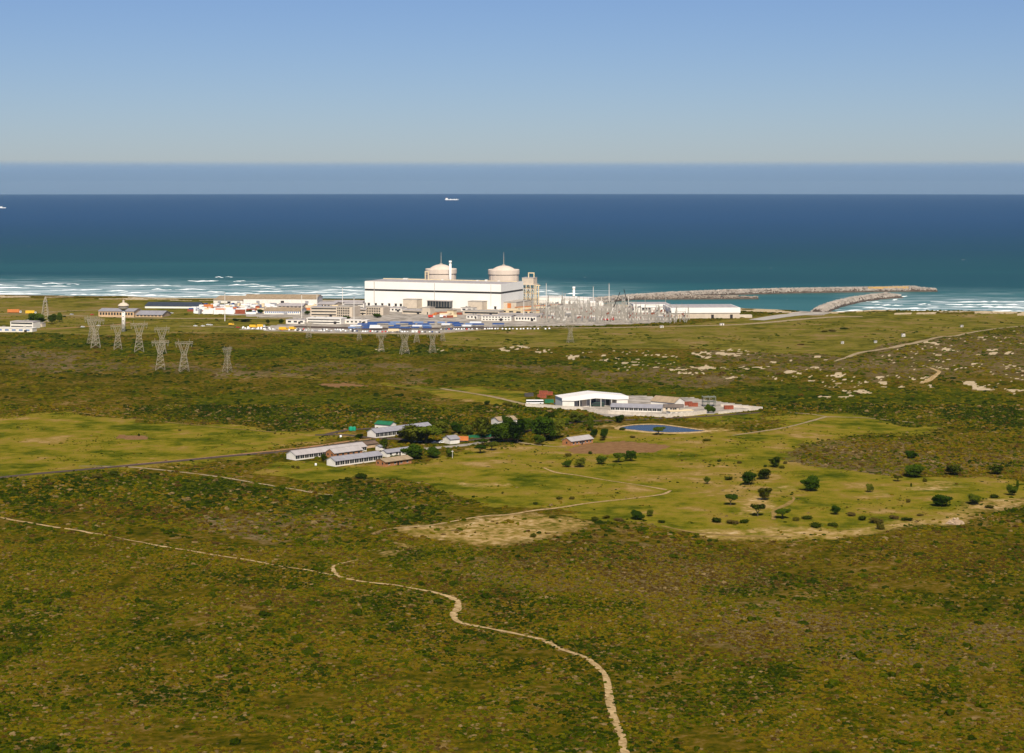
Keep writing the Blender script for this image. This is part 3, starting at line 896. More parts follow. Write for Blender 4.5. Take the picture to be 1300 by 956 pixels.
def reactor(px, D, ytop, yring, yapex, ymast, label):
    k = D / F
    c = Vector(((px - X0) * k, D, 0))
    Z = lambda y: H - (y - Y0) * k
    r = 20.0 * k; zr, zt, za, zm = Z(yring), Z(ytop), Z(yapex), Z(ymast)
    t = thing('reactor_dome', label, 'reactor building', c, 0, 'twin reactor containment buildings')
    MB().lathe([(r - .9, -1), (r - .9, zr - .7)], 48).build('drum_wall', DOME, t, smooth=False)
    MB().lathe([(r - 1.1, zr - .7), (r - 1.1, zr)], 48).build('dark_groove', DARK, t)  # thin near-black ring, slightly recessed below the ring beam
    MB().lathe([(r, zr), (r, zt - .6), (r - .4, zt)], 48).build('ring_beam', DOME, t)
    R = r - 3.2; hd = za - zt + 2.2
    rs = (R * R + hd * hd) / (2 * hd)
    prof = []
    for i in range(13):
        s = math.asin(R / rs) * (1 - i / 12.0)
        prof.append((max(.05, rs * math.sin(s)), zt - 2.2 + hd - rs * (1 - math.cos(s))))
    d = MB().lathe([(r - .8, zt - .3), (R, zt - .25)] + prof, 48).build('dome', DOME, t, smooth=False)
    MB().lathe([(2.2, za - .4), (2.2, za + .9), (1.2, za + 1.3)], 12).build('cap', GREYC, d)
    m = MB(); m.bar((0, 0, za + .6), (0, 0, za + (zm - za) * .55), .55, 8, .42); m.bar((0, 0, za + (zm - za) * .55), (0, 0, zm), .4, 6, .2)
    m.build('lightning_mast', GALV, t)
    for i in range(6):
        aa = -PI / 2 + (i - 2.5) * .38
        b = MB(); b.box(-.3, .3, -.3, .3, 26, zr - .7, Matrix.Translation((math.cos(aa) * (r - .75), math.sin(aa) * (r - .75), 0)) @ Matrix.Rotation(aa, 4, 'Z')).build('buttress', DOME, t)


reactor(560, 2425, 341, 347, 335.5, 320, 'beige concrete reactor dome with the white vent stack standing against it')
reactor(639.5, 2400, 342, 348, 337, 320, 'beige concrete reactor dome beside the steel service tower, no stack against it')


def stack(px, D, y0, y1, r, label, name='vent_stack'):
    k = D / F
    c = Vector(((px - X0) * k, D, 0)); h0, h1 = 0, H - (y1 - Y0) * k
    t = thing(name, label, 'stack', c)
    MB().lathe([(r, -1), (r, h1 - 3.2)], 20).build('shaft', WHITE, t, smooth=True)
    MB().lathe([(r + .35, h1 - 3.2), (r + .35, h1)], 20).build('cap', WHITE, t, smooth=True)
    return t


stack(571.7, 2394, 357, 331, 1.55, 'slim white vent stack rising in front of a reactor dome')
stack(728.5, 2396, 384, 364, 1.55, 'short white stack rising behind the long white low building')


def service_tower():
    a, yaw, _ = frame((663, 386.5), (681, 387.6))
    t = thing('service_tower', 'cream steel service tower with open frames at the end of the white hall', 'service tower', a, math.radians(-18))
    k = 2375 / F
    for x in (0, 5.5, 11, 16.5):
        for y in (0, 9, 18):
            MB().box(x - .45, x + .45, y - .45, y + .45, -1, 26).build('column', CREAM, t)
    for z in (7, 13.5, 20, 25.5):
        MB().box(-.6, 17.2, -.6, 18.6, z, z + .7).build('platform', BEIGE, t)
    br = MB()
    rg = random.Random(4)
    for x in (0, 5.5, 11):
        for z in (0, 7, 13.5, 20):
            z1 = {0: 7, 7: 13.5, 13.5: 20, 20: 25.5}[z]
            if rg.random() < .7:
                br.bar((x, -.2, z), (x + 5.5, -.2, z1), .22)
            if rg.random() < .7:
                br.bar((x + 5.5, -.2, z), (x, -.2, z1), .22)
    br.build('bracing', CREAM, t)
    eq = MB()
    for i in range(14):
        x = rg.uniform(.5, 13); z = rg.choice([.2, 7.7, 14.2, 20.7]); s = rg.uniform(1.5, 3.4)
        MB().box(x, x + s, 3, 3 + s, z, z + s * .9).build('machine_housing', GREYC, t)
    u = MB().box(-.6, 15, 1, 17, 26.2, 34.6).build('upper_house', BEIGE, t)
    MB().box(-.9, 15.3, .7, 17.3, 34.6, 35.1).build('roof', ROOFP, u)
    p = MB()
    for x in (7, 14.4):
        p.box(x - .6, x + .6, 5, 6.2, 35.1, 40.4)
    p.box(6.4, 15, 5, 6.2, 40.4, 41.6)
    p.build('portal_frame', CREAM, t)
    q = MB()
    for x in (17.6, 21.4):
        q.box(x - .5, x + .5, 3, 4, -1, 24.5)
    q.box(15.5, 23.4, 2.8, 4.2, 24.5, 25.6)
    q.build('side_frame', CREAM, t)


service_tower()


def tank(px, py, rpx, hpx, label):
    k = mpp(py); c = G(px, py); r = rpx * k; h = hpx * k
    c = c + Vector((0, r, 0))
    t = thing('storage_tank', label, 'tank', c, 0, 'white domed storage tanks')
    MB().lathe([(r, -1), (r, h * .74)], 28).build('shell', WHITEW, t, smooth=True)
    MB().lathe([(r + .15, h * .74), (r * .8, h * .9), (r * .4, h * .98), (.1, h)], 28).build('roof', ROOFW, t, smooth=True)
    MB().box(-.3, .3, -r - .25, -r - .02, 0, h * .74).build('ladder', GALV, t)


tank(741, 389.5, 4.8, 7, 'white domed tank nearest the short white stack')
tank(752.5, 391.5, 6.2, 9, 'biggest white domed tank, in the middle of three')
tank(762.5, 389.5, 4.2, 7, 'small white domed tank at the end towards the harbour')

block('long_low_building', 'long white low building behind the switchyard with white stack', (682, 384.6), (748, 386.2), 26, 7.2, WHITE, ROOFW, strips=0, nwin=0)
block('office_block', 'white single storey office before the hall corner with dark doors', (611, 407), (649, 407.6), 14, 6, WHITEW, ROOFP, nwin=9)
block('office_block', 'white single storey office beside the switchyard gantries', (653.5, 407.3), (681, 407.8), 14, 5.6, WHITEW, ROOFP, nwin=7)
block('workshop', 'low grey roofed workshop running along the foot of the white hall', (588, 399.6), (634, 400.6), 18, 5.0, BEIGE, GREYC, strips=1)
block('workshop', 'low grey workshop with ribbon window behind the white offices', (632, 402.6), (688, 403.6), 14, 4.0, GREYC, ROOFP, strips=1)
block('annex_building', 'cream low building at the hall corner with dark square doors', (634, 397.4), (664, 398.8), 14, 4.2, CREAM, CREAM, nwin=3, winm=DARK)
block('annex_building', 'cream and orange low building under the sloping conveyor', (664, 398.9), (678, 399.6), 12, 4.6, CREAM, ORANGE, nwin=2, winm=DARK)
block('store_building', 'small beige store before the glazed entrance bay', (585, 394.8), (600, 395.4), 10, 4.2, WHITEW, GREYC, nwin=2)
block('store_building', 'square cream panel clad store beside red steel frames', (567.6, 400.2), (575.6, 400.5), 8, 5.6, CREAM, ROOFT)
block('gatehouse', 'grey square annex block in front of the white hall with green lawn beside', (536, 399), (546, 399.4), 12, 8.6, BEIGE, GREYC)
block('workshop', 'long white walled workshop left of the grey annex below the hall', (487, 395.2), (510, 395.9), 14, 4.6, WHITEW, ROOFP, nwin=5)
block('workshop', 'low beige workshop between white workshop and grey annex', (510.5, 398.2), (536, 399), 14, 4.4, BEIGE, ROOFP, strips=1)
block('store_building', 'low white store near parked trucks below entrance bay', (592, 404.6), (606, 405), 10, 4.4, WHITEW, ROOFP, nwin=3)


def conveyor():
    a = G(655, 394.5); b = G(713, 390.5)
    t = thing('covered_conveyor', 'long sloping cream and orange covered conveyor beside the white hall', 'conveyor', a)
    d = b - a; L_ = math.hypot(d.x, d.y); t.rotation_euler = (0, 0, math.atan2(d.y, d.x))
    MB().xprism([(-2, 1.2), (2, 1.2), (2, 4.0), (-2, 4.0)], 0, L_).build('casing', CREAM, t)
    MB().xprism([(-2.2, 4.0), (2.2, 4.0), (2.2, 4.7), (-2.2, 4.7)], -.3, L_ + .3).build('roof', ORANGE, t)
    for i in range(7):
        x = L_ * (i + .5) / 7
        MB().box(x - .3, x + .3, -1.6, 1.6, -1, 1.2).build('trestle', GALV, t)


conveyor()


# administration complex left of the hall
def grid_block(label, p0, p1, depth, hpx, cols, rows):
    a, yaw, Ln = frame(p0, p1); h = hpx * mpp(p0[1])
    t = thing('office_tower', label, 'office building', a, yaw)
    MB().box(0, Ln, 0, depth, -1, h).build('wall', DARK, t)
    f = MB()
    for i in range(cols + 1):
        x = Ln * i / cols; f.box(x - .35, x + .35, -.55, -.01, 0, h)
    for j in range(rows + 1):
        z = h * j / rows; f.box(0, Ln, -.62, -.02, max(0, z - .35), z + .35)
    f.build('sunscreen_grid', BEIGE, t)
    for j in range(rows):
        MB().box(.4, Ln - .4, -.06, .0, h * j / rows + .5, h * (j + 1) / rows - .5).build('window', GLASS, t)
    MB().box(-.4, Ln + .4, -.7, depth + .4, h + .36, h + 1.1).build('roof', GREYC, t)
    e = MB().box(Ln, Ln + 3.5, 0, depth, -1, h + .3).build('stair_wall', BEIGE, t)


grid_block('grey gridded office tower beside banded offices, farther from the white hall', (428, 402), (444, 402.4), 24, 12.2, 7, 4)
grid_block('wide low gridded office tower standing next to the white hall', (465.5, 399.6), (483, 400), 22, 9.4, 8, 3)
block('office_wing', 'three storey banded pale office wing left of the gridded tower', (394, 401.6), (428, 402), 16, 11.5, BEIGE, ROOFP, strips=1)
block('office_wing', 'pale banded office wing linking the two gridded towers', (448.4, 399.8), (465, 400), 14, 7, BEIGE, ROOFP, strips=1)
block('office_wing', 'white top floor block behind the banded office wing', (436, 391.6), (462, 391.8), 14, 6.2, WHITEW, ROOFP, strips=1)
block('canteen', 'low white canteen with long dark windows and pale roof slab by the car park', (389, 410.6), (433, 411.6), 18, 6.6, WHITEW, ROOFW, strips=1)
block('canteen', 'white canted entrance hall at the end of the low canteen', (363, 410.8), (387, 411.2), 12, 4.8, WHITEW, ROOFP, nwin=3)
block('canteen', 'small white pavilion between canteen and blue carports', (438, 410.6), (466, 411.2), 10, 4.2, WHITEW, ROOFW, nwin=5)


def shed(label, p0, p1, depth, hpx, rpx, wm, rm, nwin=0, name='warehouse', doors=3, group=None, winm=None):
    a, yaw, Ln = frame(p0, p1); k = mpp(p0[1]); h = hpx * k; rh = rpx * k
    t = thing(name, label, 'warehouse', a, yaw, group)
    MB().xprism([(0, -1), (depth, -1), (depth, h), (depth / 2, h + rh), (0, h)], 0, Ln).build('wall', wm, t)
    r = MB()
    r.xprism([(-.6, h - .05), (depth / 2, h + rh + .05), (depth / 2, h + rh + .45), (-.6, h + .4)], -.5, Ln + .5)
    r.xprism([(depth / 2, h + rh + .05), (depth + .6, h - .05), (depth + .6, h + .4), (depth / 2, h + rh + .45)], -.5, Ln + .5)
    r.build('roof', rm, t)
    if nwin:
        wall_windows(t, 1, Ln - 1, nwin, h * .35, h * .8, (Ln - 2) / nwin * .62, m=winm)
    for i in range(doors):
        x = Ln * (i + .6) / doors
        MB().box(x - 2.2, x + 2.2, -.16, .05, 0, h * .62).build('roller_door', DARK if i % 2 else GREYV, t)
    return t


shed('longest beige roofed white warehouse by the beach behind the works', (309, 385.6), (402, 386), 46, 6.4, 4.0, WHITEW, ROOFT)
shed('shorter beige roofed warehouse with white wall joined to the longest one', (271, 384.6), (308, 385.2), 46, 3.8, 4.0, WHITEW, ROOFT)
shed('long low white shed with a dark blue grey roof near the beach', (184, 391.2), (251, 391.6), 34, 2.8, 3.6, WHITE, ROOFD, doors=0)
shed('workshop with tan roof and a row of blue white windows along its front', (335, 398.8), (381, 399.2), 34, 4.2, 3.0, WHITEW, ROOFT, nwin=18, doors=1, winm=BLUEL)
shed('two storey tan office building with many small windows behind the mushroom tower', (125, 402.2), (170, 402.8), 24, 7.2, 2.6, TERRA, ROOFG, nwin=12, doors=0, name='office_building')
shed('single storey tan building with a wide grey roof beside the two storey one', (171.5, 402.4), (206, 402.8), 30, 2.8, 4.0, TERRA, ROOFG, nwin=7, doors=0, name='office_building')
shed('white roofed workshop standing among piled containers near the warehouses', (352, 391.4), (384, 391.8), 24, 3.0, 2.6, BEIGE, ROOFP, nwin=6, doors=1)
shed('grey roofed shed at the end of the longest warehouse', (402, 389.6), (424, 390), 30, 3.4, 2.0, BEIGE, ROOFP, nwin=5, doors=1)
shed('flat grey sheds behind the gridded office towers', (424, 386.8), (460, 387.2), 24, 3.2, 1.6, GREYC, ROOFP, nwin=5, doors=2)


def harbour_shed():
    a, yaw, Ln = frame((852, 404.4), (939, 404.0))
    k = mpp(404); D = 60
    t = thing('pump_house', 'big white flat shed by the harbour with beige wall and dark doors', 'warehouse', a, yaw)
    MB().box(0, Ln, 0, D, -1, 6.4).build('wall', BEIGE, t)
    MB().box(-.8, Ln + .8, -.8, D + .8, 6.4, 12.4).build('fascia', WHITE, t)
    MB().box(1, Ln - 1, 1, D - 1, 12.4, 12.7).build('roof', ROOFP, t)
    for px in (868, 904.5, 928.5):
        x = (px - 852) / 87 * Ln
        MB().box(x - 1.6, x + 1.6, -.15, .05, 0, 4.4).build('door', DARK, t)
    MB().box(Ln + .9, Ln + 16, 6, 14, -1, 3.4).build('side_room', BEIGE, t)
    a, yaw, L2 = frame((804.5, 397.2), (850, 397))
    t = thing('pump_house', 'smaller white flat shed with dark windows joined behind the big harbour shed', 'warehouse', a, yaw)
    MB().box(0, L2, 0, 40, -1, 6.6).build('wall', WHITE, t)
    MB().box(-.5, L2 + .5, -.5, 40.5, 6.6, 10.4).build('fascia', WHITE, t)
    wall_windows(t, L2 * .22, L2 * .48, 3, 2.6, 6.0, L2 * .07, m=DARK)
    MB().box(.6, L2 - .6, .6, 39, 10.4, 10.7).build('roof', ROOFP, t)
    for i, q in enumerate((819, 845)):
        m = MB(); p = G(q, 390); t = thing('light_pole', ['thin grey pole behind the dark windows of the smaller harbour shed', 'thin grey pole at the end of the smaller harbour shed'][i], 'pole', p)
        MB().bar((0, 0, -.5), (0, 0, 17), .4, 6, .28).build('shaft', GALV, t)
        MB().box(-.9, .9, -.3, .3, 16.6, 17.3).build('lamp_head', GALV, t)


harbour_shed()


# ---------------------------------------------------------------- floodlight masts
def masts():
    P = [(285.5, 407.6, 35.5, 'tall white floodlight mast among the container yard'), (383, 406.8, 33, 'tall white floodlight mast beside the low white canteen'), (402.4, 392, 19, 'short white mast behind the banded office wing'),
         (434.8, 391, 26, 'slim white mast rising above the gridded tower against the sea'), (449.4, 417.5, 40, 'tallest white floodlight mast, standing at the edge of the blue carports'),
         (693.5, 403, 43, 'tall slim floodlight mast at the near corner of the switchyard'), (717.4, 396, 23, 'slim mast between hall and short white stack'), (753.2, 396, 32, 'slim mast beside the biggest white domed tank'),
         (773.3, 391.5, 31, 'stout white mast beside the harbour basin'), (763.5, 390.6, 14, 'short mast between tanks and basin'), (798, 397, 22, 'slim mast at the harbour end of the switchyard'), (665, 405, 24, 'slim mast between the two white single storey offices')]
    for px, py, hp, lab in P:
        p = G(px, py); h = hp * mpp(py)
        t = thing('floodlight_mast', lab, 'mast', p, 0, 'floodlight masts of the works')
        MB().bar((0, 0, -1), (0, 0, h), .52, 8, .3).build('shaft', WHITEW, t)
        MB().lathe([(.9, h), (.9, h + .5)], 10).build('lamp_ring', GALV, t)


masts()


# ---------------------------------------------------------------- switchyard
def lattice_column(b, p, q, w0, w1, r=.14, n=5):
    p = Vector(p); q = Vector(q)
    pts = []
    for i in range(n + 1):
        t = i / n; c = p.lerp(q, t); w = w0 * (1 - t) + w1 * t
        pts.append([c + Vector((sx * w / 2, sy * w / 2, 0)) for sx, sy in ((-1, -1), (1, -1), (1, 1), (-1, 1))])
    for i in range(n):
        for k in range(4):
            b.bar(pts[i][k], pts[i + 1][k], r, 3)
            b.bar(pts[i][k], pts[i + 1][(k + 1) % 4], r * .75, 3)
    return b


def switchyard():
    protos = []
    for kind, (wid, h) in enumerate(((22, 15), (18, 20), (26, 12))):
        t = thing('switchyard_gantry', 'grey lattice steel gantry with insulators standing in the switchyard rows', 'gantry', (0, 0, 0), 0, 'gantries of the switchyard')
        for x in (-wid / 2, wid / 2):
            b = MB(); lattice_column(b, (x - 1.6, 0, -.5), (x, 0, h), 1.1, .8, .17); lattice_column(b, (x + 1.6, 0, -.5), (x, 0, h), 1.1, .8, .17)
            b.bar((x, 0, h), (x, 0, h + 5), .2, 4, .1)
            b.build('column', GALV, t)
        b = MB()
        n = int(wid / 2)
        for z, y in ((h, -.6), (h, .6), (h - 1.2, 0)):
            b.bar((-wid / 2, y, z), (wid / 2, y, z), .17, 3)
        for i in range(n):
            x0 = -wid / 2 + wid * i / n; x1 = x0 + wid / n
            b.bar((x0, -.6, h), (x1, 0, h - 1.2), .11, 3); b.bar((x0, .6, h), (x1, 0, h - 1.2), .11, 3)
        b.build('beam', GALV, t)
        for i in range(3):
            x = wid * (i - 1) / 3.4
            MB().bar((x, 0, h - 1.2), (x, 0, h - 4.2), .28, 6).build('insulator', WHITEW, t)
        protos.append(t)
    bays = []
    for kind in (0, 1):
        t = thing('switch_bay', 'pale steel posts with insulator stacks under the switchyard gantries', 'switchgear', (0, 0, 0), 0, 'switchgear bays of the switchyard')
        for i in range(4):
            x = (i - 1.5) * 4.2; z = 3.4 + kind * 2
            MB().box(x - .28, x + .28, -.28, .28, -.5, z).build('support_post', GALV, t)
            MB().lathe([(.34, z), (.42, z + 1), (.3, z + 1.1), (.42, z + 2), (.3, z + 2.2)], 6, cx=x).build('insulator_stack', RUST if kind else WHITEW, t)
        MB().bar((-6.6, 0, 5.7 + kind * 2), (6.6, 0, 5.7 + kind * 2), .16, 4).build('busbar', GALV, t)
        bays.append(t)
    rg = random.Random(12)
    first = [True] * 3
    yaw = math.radians(-14)
    gl = {0: 'lower grey lattice gantry standing in the rows of the switchyard', 1: 'tall grey lattice gantry standing in the rows of the switchyard', 2: 'wide low grey lattice gantry standing in the rows of the switchyard'}
    for row, (py, a, b_) in enumerate(((395.5, 690, 800), (398.0, 688, 842), (400.6, 686, 850), (403.4, 690, 864), (406.4, 696, 872), (409.2, 704, 868))):
        x = a
        while x < b_:
            kind = rg.choice([0, 0, 1, 2, 1])
            q = G(x + rg.uniform(-2, 2), py + rg.uniform(-.5, .5))
            sc = rg.uniform(.72, .98) * (1.0 if x < 800 else .8)
            if first[kind]:
                protos[kind].location = q; protos[kind].rotation_euler = (0, 0, yaw); protos[kind]['label'] = gl[kind]; first[kind] = False
            else:
                dup(protos[kind], q, yaw + rg.choice([0, 0, 0, PI / 2]), gl[kind], scale=sc)
            x += rg.uniform(12, 20)
    fb = [True, True]
    bl = ['low pale posts topped with white insulators under the switchyard gantries', 'higher pale posts topped with rust brown insulators under the switchyard gantries']
    for py in (397, 399.4, 402, 405, 407.8, 410.2):
        for i in range(12):
            kind = rg.randint(0, 1); q = G(rg.uniform(690, 868), py + rg.uniform(-.6, .6))
            if fb[kind]:
                bays[kind].location = q; bays[kind]['label'] = bl[kind]; fb[kind] = False
            else:
                dup(bays[kind], q, yaw + rg.choice([0, PI / 2]), bl[kind])
    labs = ['grey transformer with a white tank at the near edge of the switchyard', 'grey transformer beside the red mobile crane', 'grey transformer under the tallest gantries', 'grey transformer at the harbour end of the switchyard', 'grey transformer near the white offices']
    for (px, py), lab in zip(((735, 407.6), (752, 408), (722, 402.5), (838, 406.5), (700, 405)), labs):
        t = thing('transformer', lab, 'transformer', G(px, py), yaw, 'switchyard transformers')
        MB().box(-4, 4, -2, 2, 0, 4.6).build('tank_body', GREYV, t)
        for i in range(7):
            MB().box(-3.6 + i * 1.1, -3.1 + i * 1.1, -3.2, -2.01, .5, 4).build('radiator', GALV, t)
        for x in (-2.4, 0, 2.4):
            MB().lathe([(.4, 4.6), (.5, 5.6), (.35, 5.7), (.45, 7)], 8, cx=x).build('bushing', WHITEW, t)
        MB().bar((-3, 1, 5.6), (3, 1, 5.6), .6, 8).build('conservator', WHITEW, t)


switchyard()


def crane(px, py, tip, lab, red=True):
    p = G(px, py); k = p.y / F
    t = thing('mobile_crane', lab, 'crane', p)
    MB().box(-6, 6, -1.4, 1.4, 1.0, 2.6).build('chassis', RED if red else GREYV, t)
    cab = MB().box(2.8, 5.6, -1.2, 1.2, 2.6, 4.6).build('cab', RED if red else GREYV, t)
    MB().box(3.0, 5.4, -1.26, -1.2, 3.3, 4.3).build('window', GLASS, cab)
    for x in (-4.4, -1.6, 1.6, 4.4):
        MB().bar((x, -1.5, .7), (x, 1.5, .7), .75, 10).build('wheel', TYRE, t)
    dx = (tip[0] - px) * k; dz = (py - tip[1]) * k
    b = MB(); s = Vector((0, 0, 2.6)); e = Vector((dx, 0, dz)); mid = s.lerp(e, .42)
    b.bar(s, mid, .75, 4, .65)
    bo = b.build('boom', WHITEW if red else DARK, t)
    b = MB(); b.bar(mid, e, .5, 4, .35); b.build('boom_extension', DARK, bo)
    MB().bar(e, e - Vector((-.2, 0, dz * .35)), .09, 3).build('hoist_cable', DARK, t)


crane(773, 407.5, (787, 371), 'red mobile crane with a long white and dark boom in the switchyard')
crane(799, 396, (792, 367), 'dark crane with a steep lattice boom beside the harbour basin', False)


# ---------------------------------------------------------------- containers, trucks, cars
CONT = {}


def container(p, yaw, m, key, lab, group, L_=12.0):
    if key not in CONT:
        t = thing('storage_container', lab, 'container', p, yaw, group)
        b = MB()
        n = 22; pts = []
        b.box(-L_ / 2, L_ / 2, -1.2, 1.2, 0, 2.6)
        for i in range(n):
            x = -L_ / 2 + .3 + (L_ - .6) * i / n
            b.box(x, x + (L_ - .6) / n * .5, -1.25, -1.205, .2, 2.4)
        b.build('shell', m, t)
        d = MB().box(L_ / 2 + .005, L_ / 2 + .07, -1.1, 1.1, .1, 2.5).build('door', m, t)
        MB().bar((L_ / 2 + .12, .1, .2), (L_ / 2 + .12, .1, 2.4), .05).build('locking_bar', GALV, d)
        CONT[key] = t
        return t
    return dup(CONT[key], p, yaw, lab, group)


def container_yard():
    rg = random.Random(3)
    cols = [('white', WHITEV, 'white'), ('orange', ORANGE, 'orange'), ('rust', RUST, 'rust red'), ('blue', BLUE, 'blue'), ('grey', GREYV, 'grey'), ('cream', CREAM, 'cream')]
    rows = [(390.2, 249, 306), (391.6, 250, 318), (393.4, 246, 320), (395.2, 244, 330), (397.0, 248, 332), (398.6, 254, 322)]
    for ri, (py, a, b_) in enumerate(rows):
        x = a
        while x < b_:
            key, m, word = rg.choice(cols[:1] * 6 + cols[1:3] * 2 + cols[3:] + cols[:1] * 2)
            if ri in (3, 4) and 255 < x < 285 and rg.random() < .5:
                key, m, word = cols[1]
            p = G(x, py + rg.uniform(-.3, .3))
            yw = rg.choice([0, 0, 0, .1, PI / 2])
            c = container(p, yw, m, key, word + ' steel container in the crowded yard before the beach warehouses', 'containers in the works yard')
            if rg.random() < .4:
                container(p + Vector((.1, .1, 2.62)), yw, m, key, word + ' steel container stacked on another in the crowded works yard', 'containers in the works yard')
            x += rg.uniform(8, 15)
    for i in range(120):
        key, m, word = rg.choice(cols[:1] * 5 + cols[1:] + cols[5:] * 2)
        c = container(G(rg.uniform(246, 332), rg.uniform(388.8, 398.4)), rg.choice([0, 0, .2, 1.57]), m, key, word + ' container or site hut in the crowded yard before the beach warehouses', 'containers in the works yard')
        c.scale = (rg.uniform(.3, .75), rg.uniform(.9, 1.6), rg.uniform(.8, 1.7))
    for i in range(40):
        key, m, word = rg.choice(cols[:1] * 4 + cols[4:] * 2)
        c = container(G(rg.uniform(318, 425), rg.uniform(387.6, 391.2)), rg.choice([0, 0, .2, 1.57]), m, key, word + ' container or site hut close under the beach warehouses', 'huts under the beach warehouses')
        c.scale = (rg.uniform(.3, .9), rg.uniform(.9, 1.6), rg.uniform(.8, 1.7))
    for i in range(16):
        key, m, word = rg.choice(cols)
        container(G(rg.uniform(340, 390), rg.uniform(392.2, 394)), 0, m, key, word + ' steel container in the crowded yard before the beach warehouses', 'containers in the works yard')
    for i in range(14):
        key, m, word = rg.choice(cols[:2] + cols[2:3] * 3 + cols[4:])
        container(G(rg.uniform(549, 584), rg.uniform(398.6, 403.5)), rg.choice([0, .3, 1.5]), m, key, word + ' container on the building site below the dark entrance bay', 'containers on the building site')


container_yard()


def car_proto(m, word):
    t = thing('parked_car', 'tiny car', 'car', (0, 0, -500))
    b = MB()
    b.taper((-2.2, 2.2, -.88, .88), (-2.15, 2.15, -.86, .86), .28, .85)
    b.taper((-1.5, 1.0, -.82, .82), (-1.1, .5, -.66, .66), .85, 1.45)
    b.build('body', m, t)
    g = MB()
    g.taper((-1.42, .96, -.85, .85), (-1.14, .56, -.71, .71), .92, 1.36)
    g.build('window', GLASS, t)
    for x in (-1.35, 1.35):
        MB().bar((x, -.9, .32), (x, .9, .32), .33, 8).build('wheel', TYRE, t)
    return t


CARS = {}
CARM = {'white': WHITEV, 'silver': SILVER, 'dark': BLACKV, 'red': RED, 'blue': BLUE, 'grey': GREYV, 'yellow': YELLOW}


def car(p, yaw, word, lab, group='cars parked at the works'):
    if word not in CARS:
        t = car_proto(CARM[word], word); CARS[word] = t
        t.location = p; t.rotation_euler = (0, 0, yaw); t['label'] = lab; t['group'] = group
        return t
    return dup(CARS[word], p, yaw, lab, group)


def car_rows():
    rg = random.Random(9)
    def row(pts, pitch, where, pal, skip=.12, jit=.25):
        for i in range(len(pts) - 1):
            (a, ya), (b_, yb) = pts[i], pts[i + 1]
            n = max(1, int((b_ - a) / pitch))
            for k in range(n):
                if rg.random() < skip:
                    continue
                t = (k + rg.uniform(.3, .7)) / n
                word = rg.choice(pal)
                car(G(a + (b_ - a) * t, ya + (yb - ya) * t + rg.uniform(-jit, jit)), PI / 2 + rg.uniform(-.1, .1), word, word + ' car parked in ' + where)
    pal = ['white'] * 8 + ['silver'] * 4 + ['dark'] * 3 + ['blue', 'red', 'grey', 'grey']
    row([(307, 417.3), (377, 420), (455, 421.2)], 2.9, 'the long row along the grass edge of the works', pal)
    row([(307, 415.9), (377, 418.3), (450, 419.6)], 3.3, 'the second row behind the grass edge row', pal, .3)
    row([(456, 421.4), (560, 422.4)], 3.1, 'the row in front of the blue carports', pal, .15)
    row([(558, 418.6), (640, 418.0)], 3.2, 'the row past the end of the blue carports', pal, .1)
    row([(640, 418.4), (700, 418.0)], 4.5, 'the short row under the switchyard edge', ['white', 'white', 'silver'], .3)
    for i, (px, py, w, lab) in enumerate(((248, 414.3, 'white', 'lone white car farthest along the grass verge from the car park'), (257.5, 414.4, 'white', 'lone white car beside the small signpost on the verge'), (264, 412.9, 'white', 'white car parked in a close pair on the grass verge'),
                          (267.6, 413.1, 'white', 'second white car of the close pair on the grass verge'), (302, 416.2, 'red', 'single red car before the first of the long parking row'), (125, 414, 'white', 'white car on the orange track near the mushroom tower'),
                          (105, 415.6, 'white', 'white car on the orange track towards the small farm'), (91, 399.6, 'silver', 'silver car on the pale road beyond the dark trees'), (117, 400.2, 'red', 'red car on the pale road beside the tan offices'), (218, 398, 'white', 'white van like car on the lawn below the dark roofed shed'))):
        car(G(px, py), 0.1 * i, w, lab)


car_rows()


def truck(px, py, Ln, m, mc, lab, yaw=0.0, h=3.6, name='truck', cat='truck'):
    t = thing(name, lab, cat, G(px, py), yaw)
    MB().box(-Ln / 2, Ln / 2 - 2.4, -1.25, 1.25, 1.0, h).build('cargo_box', m, t)
    c = MB(); c.taper((Ln / 2 - 2.2, Ln / 2, -1.2, 1.2), (Ln / 2 - 2.2, Ln / 2 - .25, -1.15, 1.15), .8, 2.9)
    cab = c.build('cab', mc, t)
    MB().box(Ln / 2 - 1.8, Ln / 2 - .5, -1.26, 1.26, 1.8, 2.6).build('window', GLASS, cab)
    MB().box(-Ln / 2, Ln / 2 - .3, -.9, .9, .7, 1.0).build('chassis', DARK, t)
    for x in (-Ln / 2 + 1.3, -Ln / 2 + 2.6, Ln / 2 - 1.2):
        MB().bar((x, -1.3, .5), (x, 1.3, .5), .5, 10).build('wheel', TYRE, t)
    return t


truck(18.5, 397.6, 17, ORANGE, WHITEV, 'orange lorry with a white cab on the pale road near the lattice mast', h=4.8)
truck(39.5, 398.8, 13, YELLOW, WHITEV, 'yellow topped lorry on the pale road behind the large dark tree', h=4.4)
truck(322, 416.4, 9, YELLOW, YELLOW, 'yellow truck parked in the car rows, the upper one of the left group')
truck(331.5, 416.0, 9, YELLOW, WHITEV, 'yellow truck with white cab at the back of the parked rows')
truck(360, 419.4, 10, YELLOW, YELLOW, 'yellow truck at the grass edge beneath the low canteen')
truck(371.5, 419.0, 8, YELLOW, YELLOW, 'short yellow truck near the mast beside the canteen')
truck(293.8, 413.4, 6, YELLOW, YELLOW, 'small yellow truck alone on the grass verge', h=2.8)
truck(501, 421.8, 14, CREAM, WHITEV, 'cream lorry parked at the edge of the blue carports')
truck(548, 403.6, 8, RED, WHITEV, 'red and white truck on the tar below the entrance bay')
truck(562.5, 403.4, 8, WHITEV, WHITEV, 'white truck on the tar below the cream store')
truck(528, 423.2, 9, WHITEV, RED, 'white lorry with red cab at the end of the carport row')


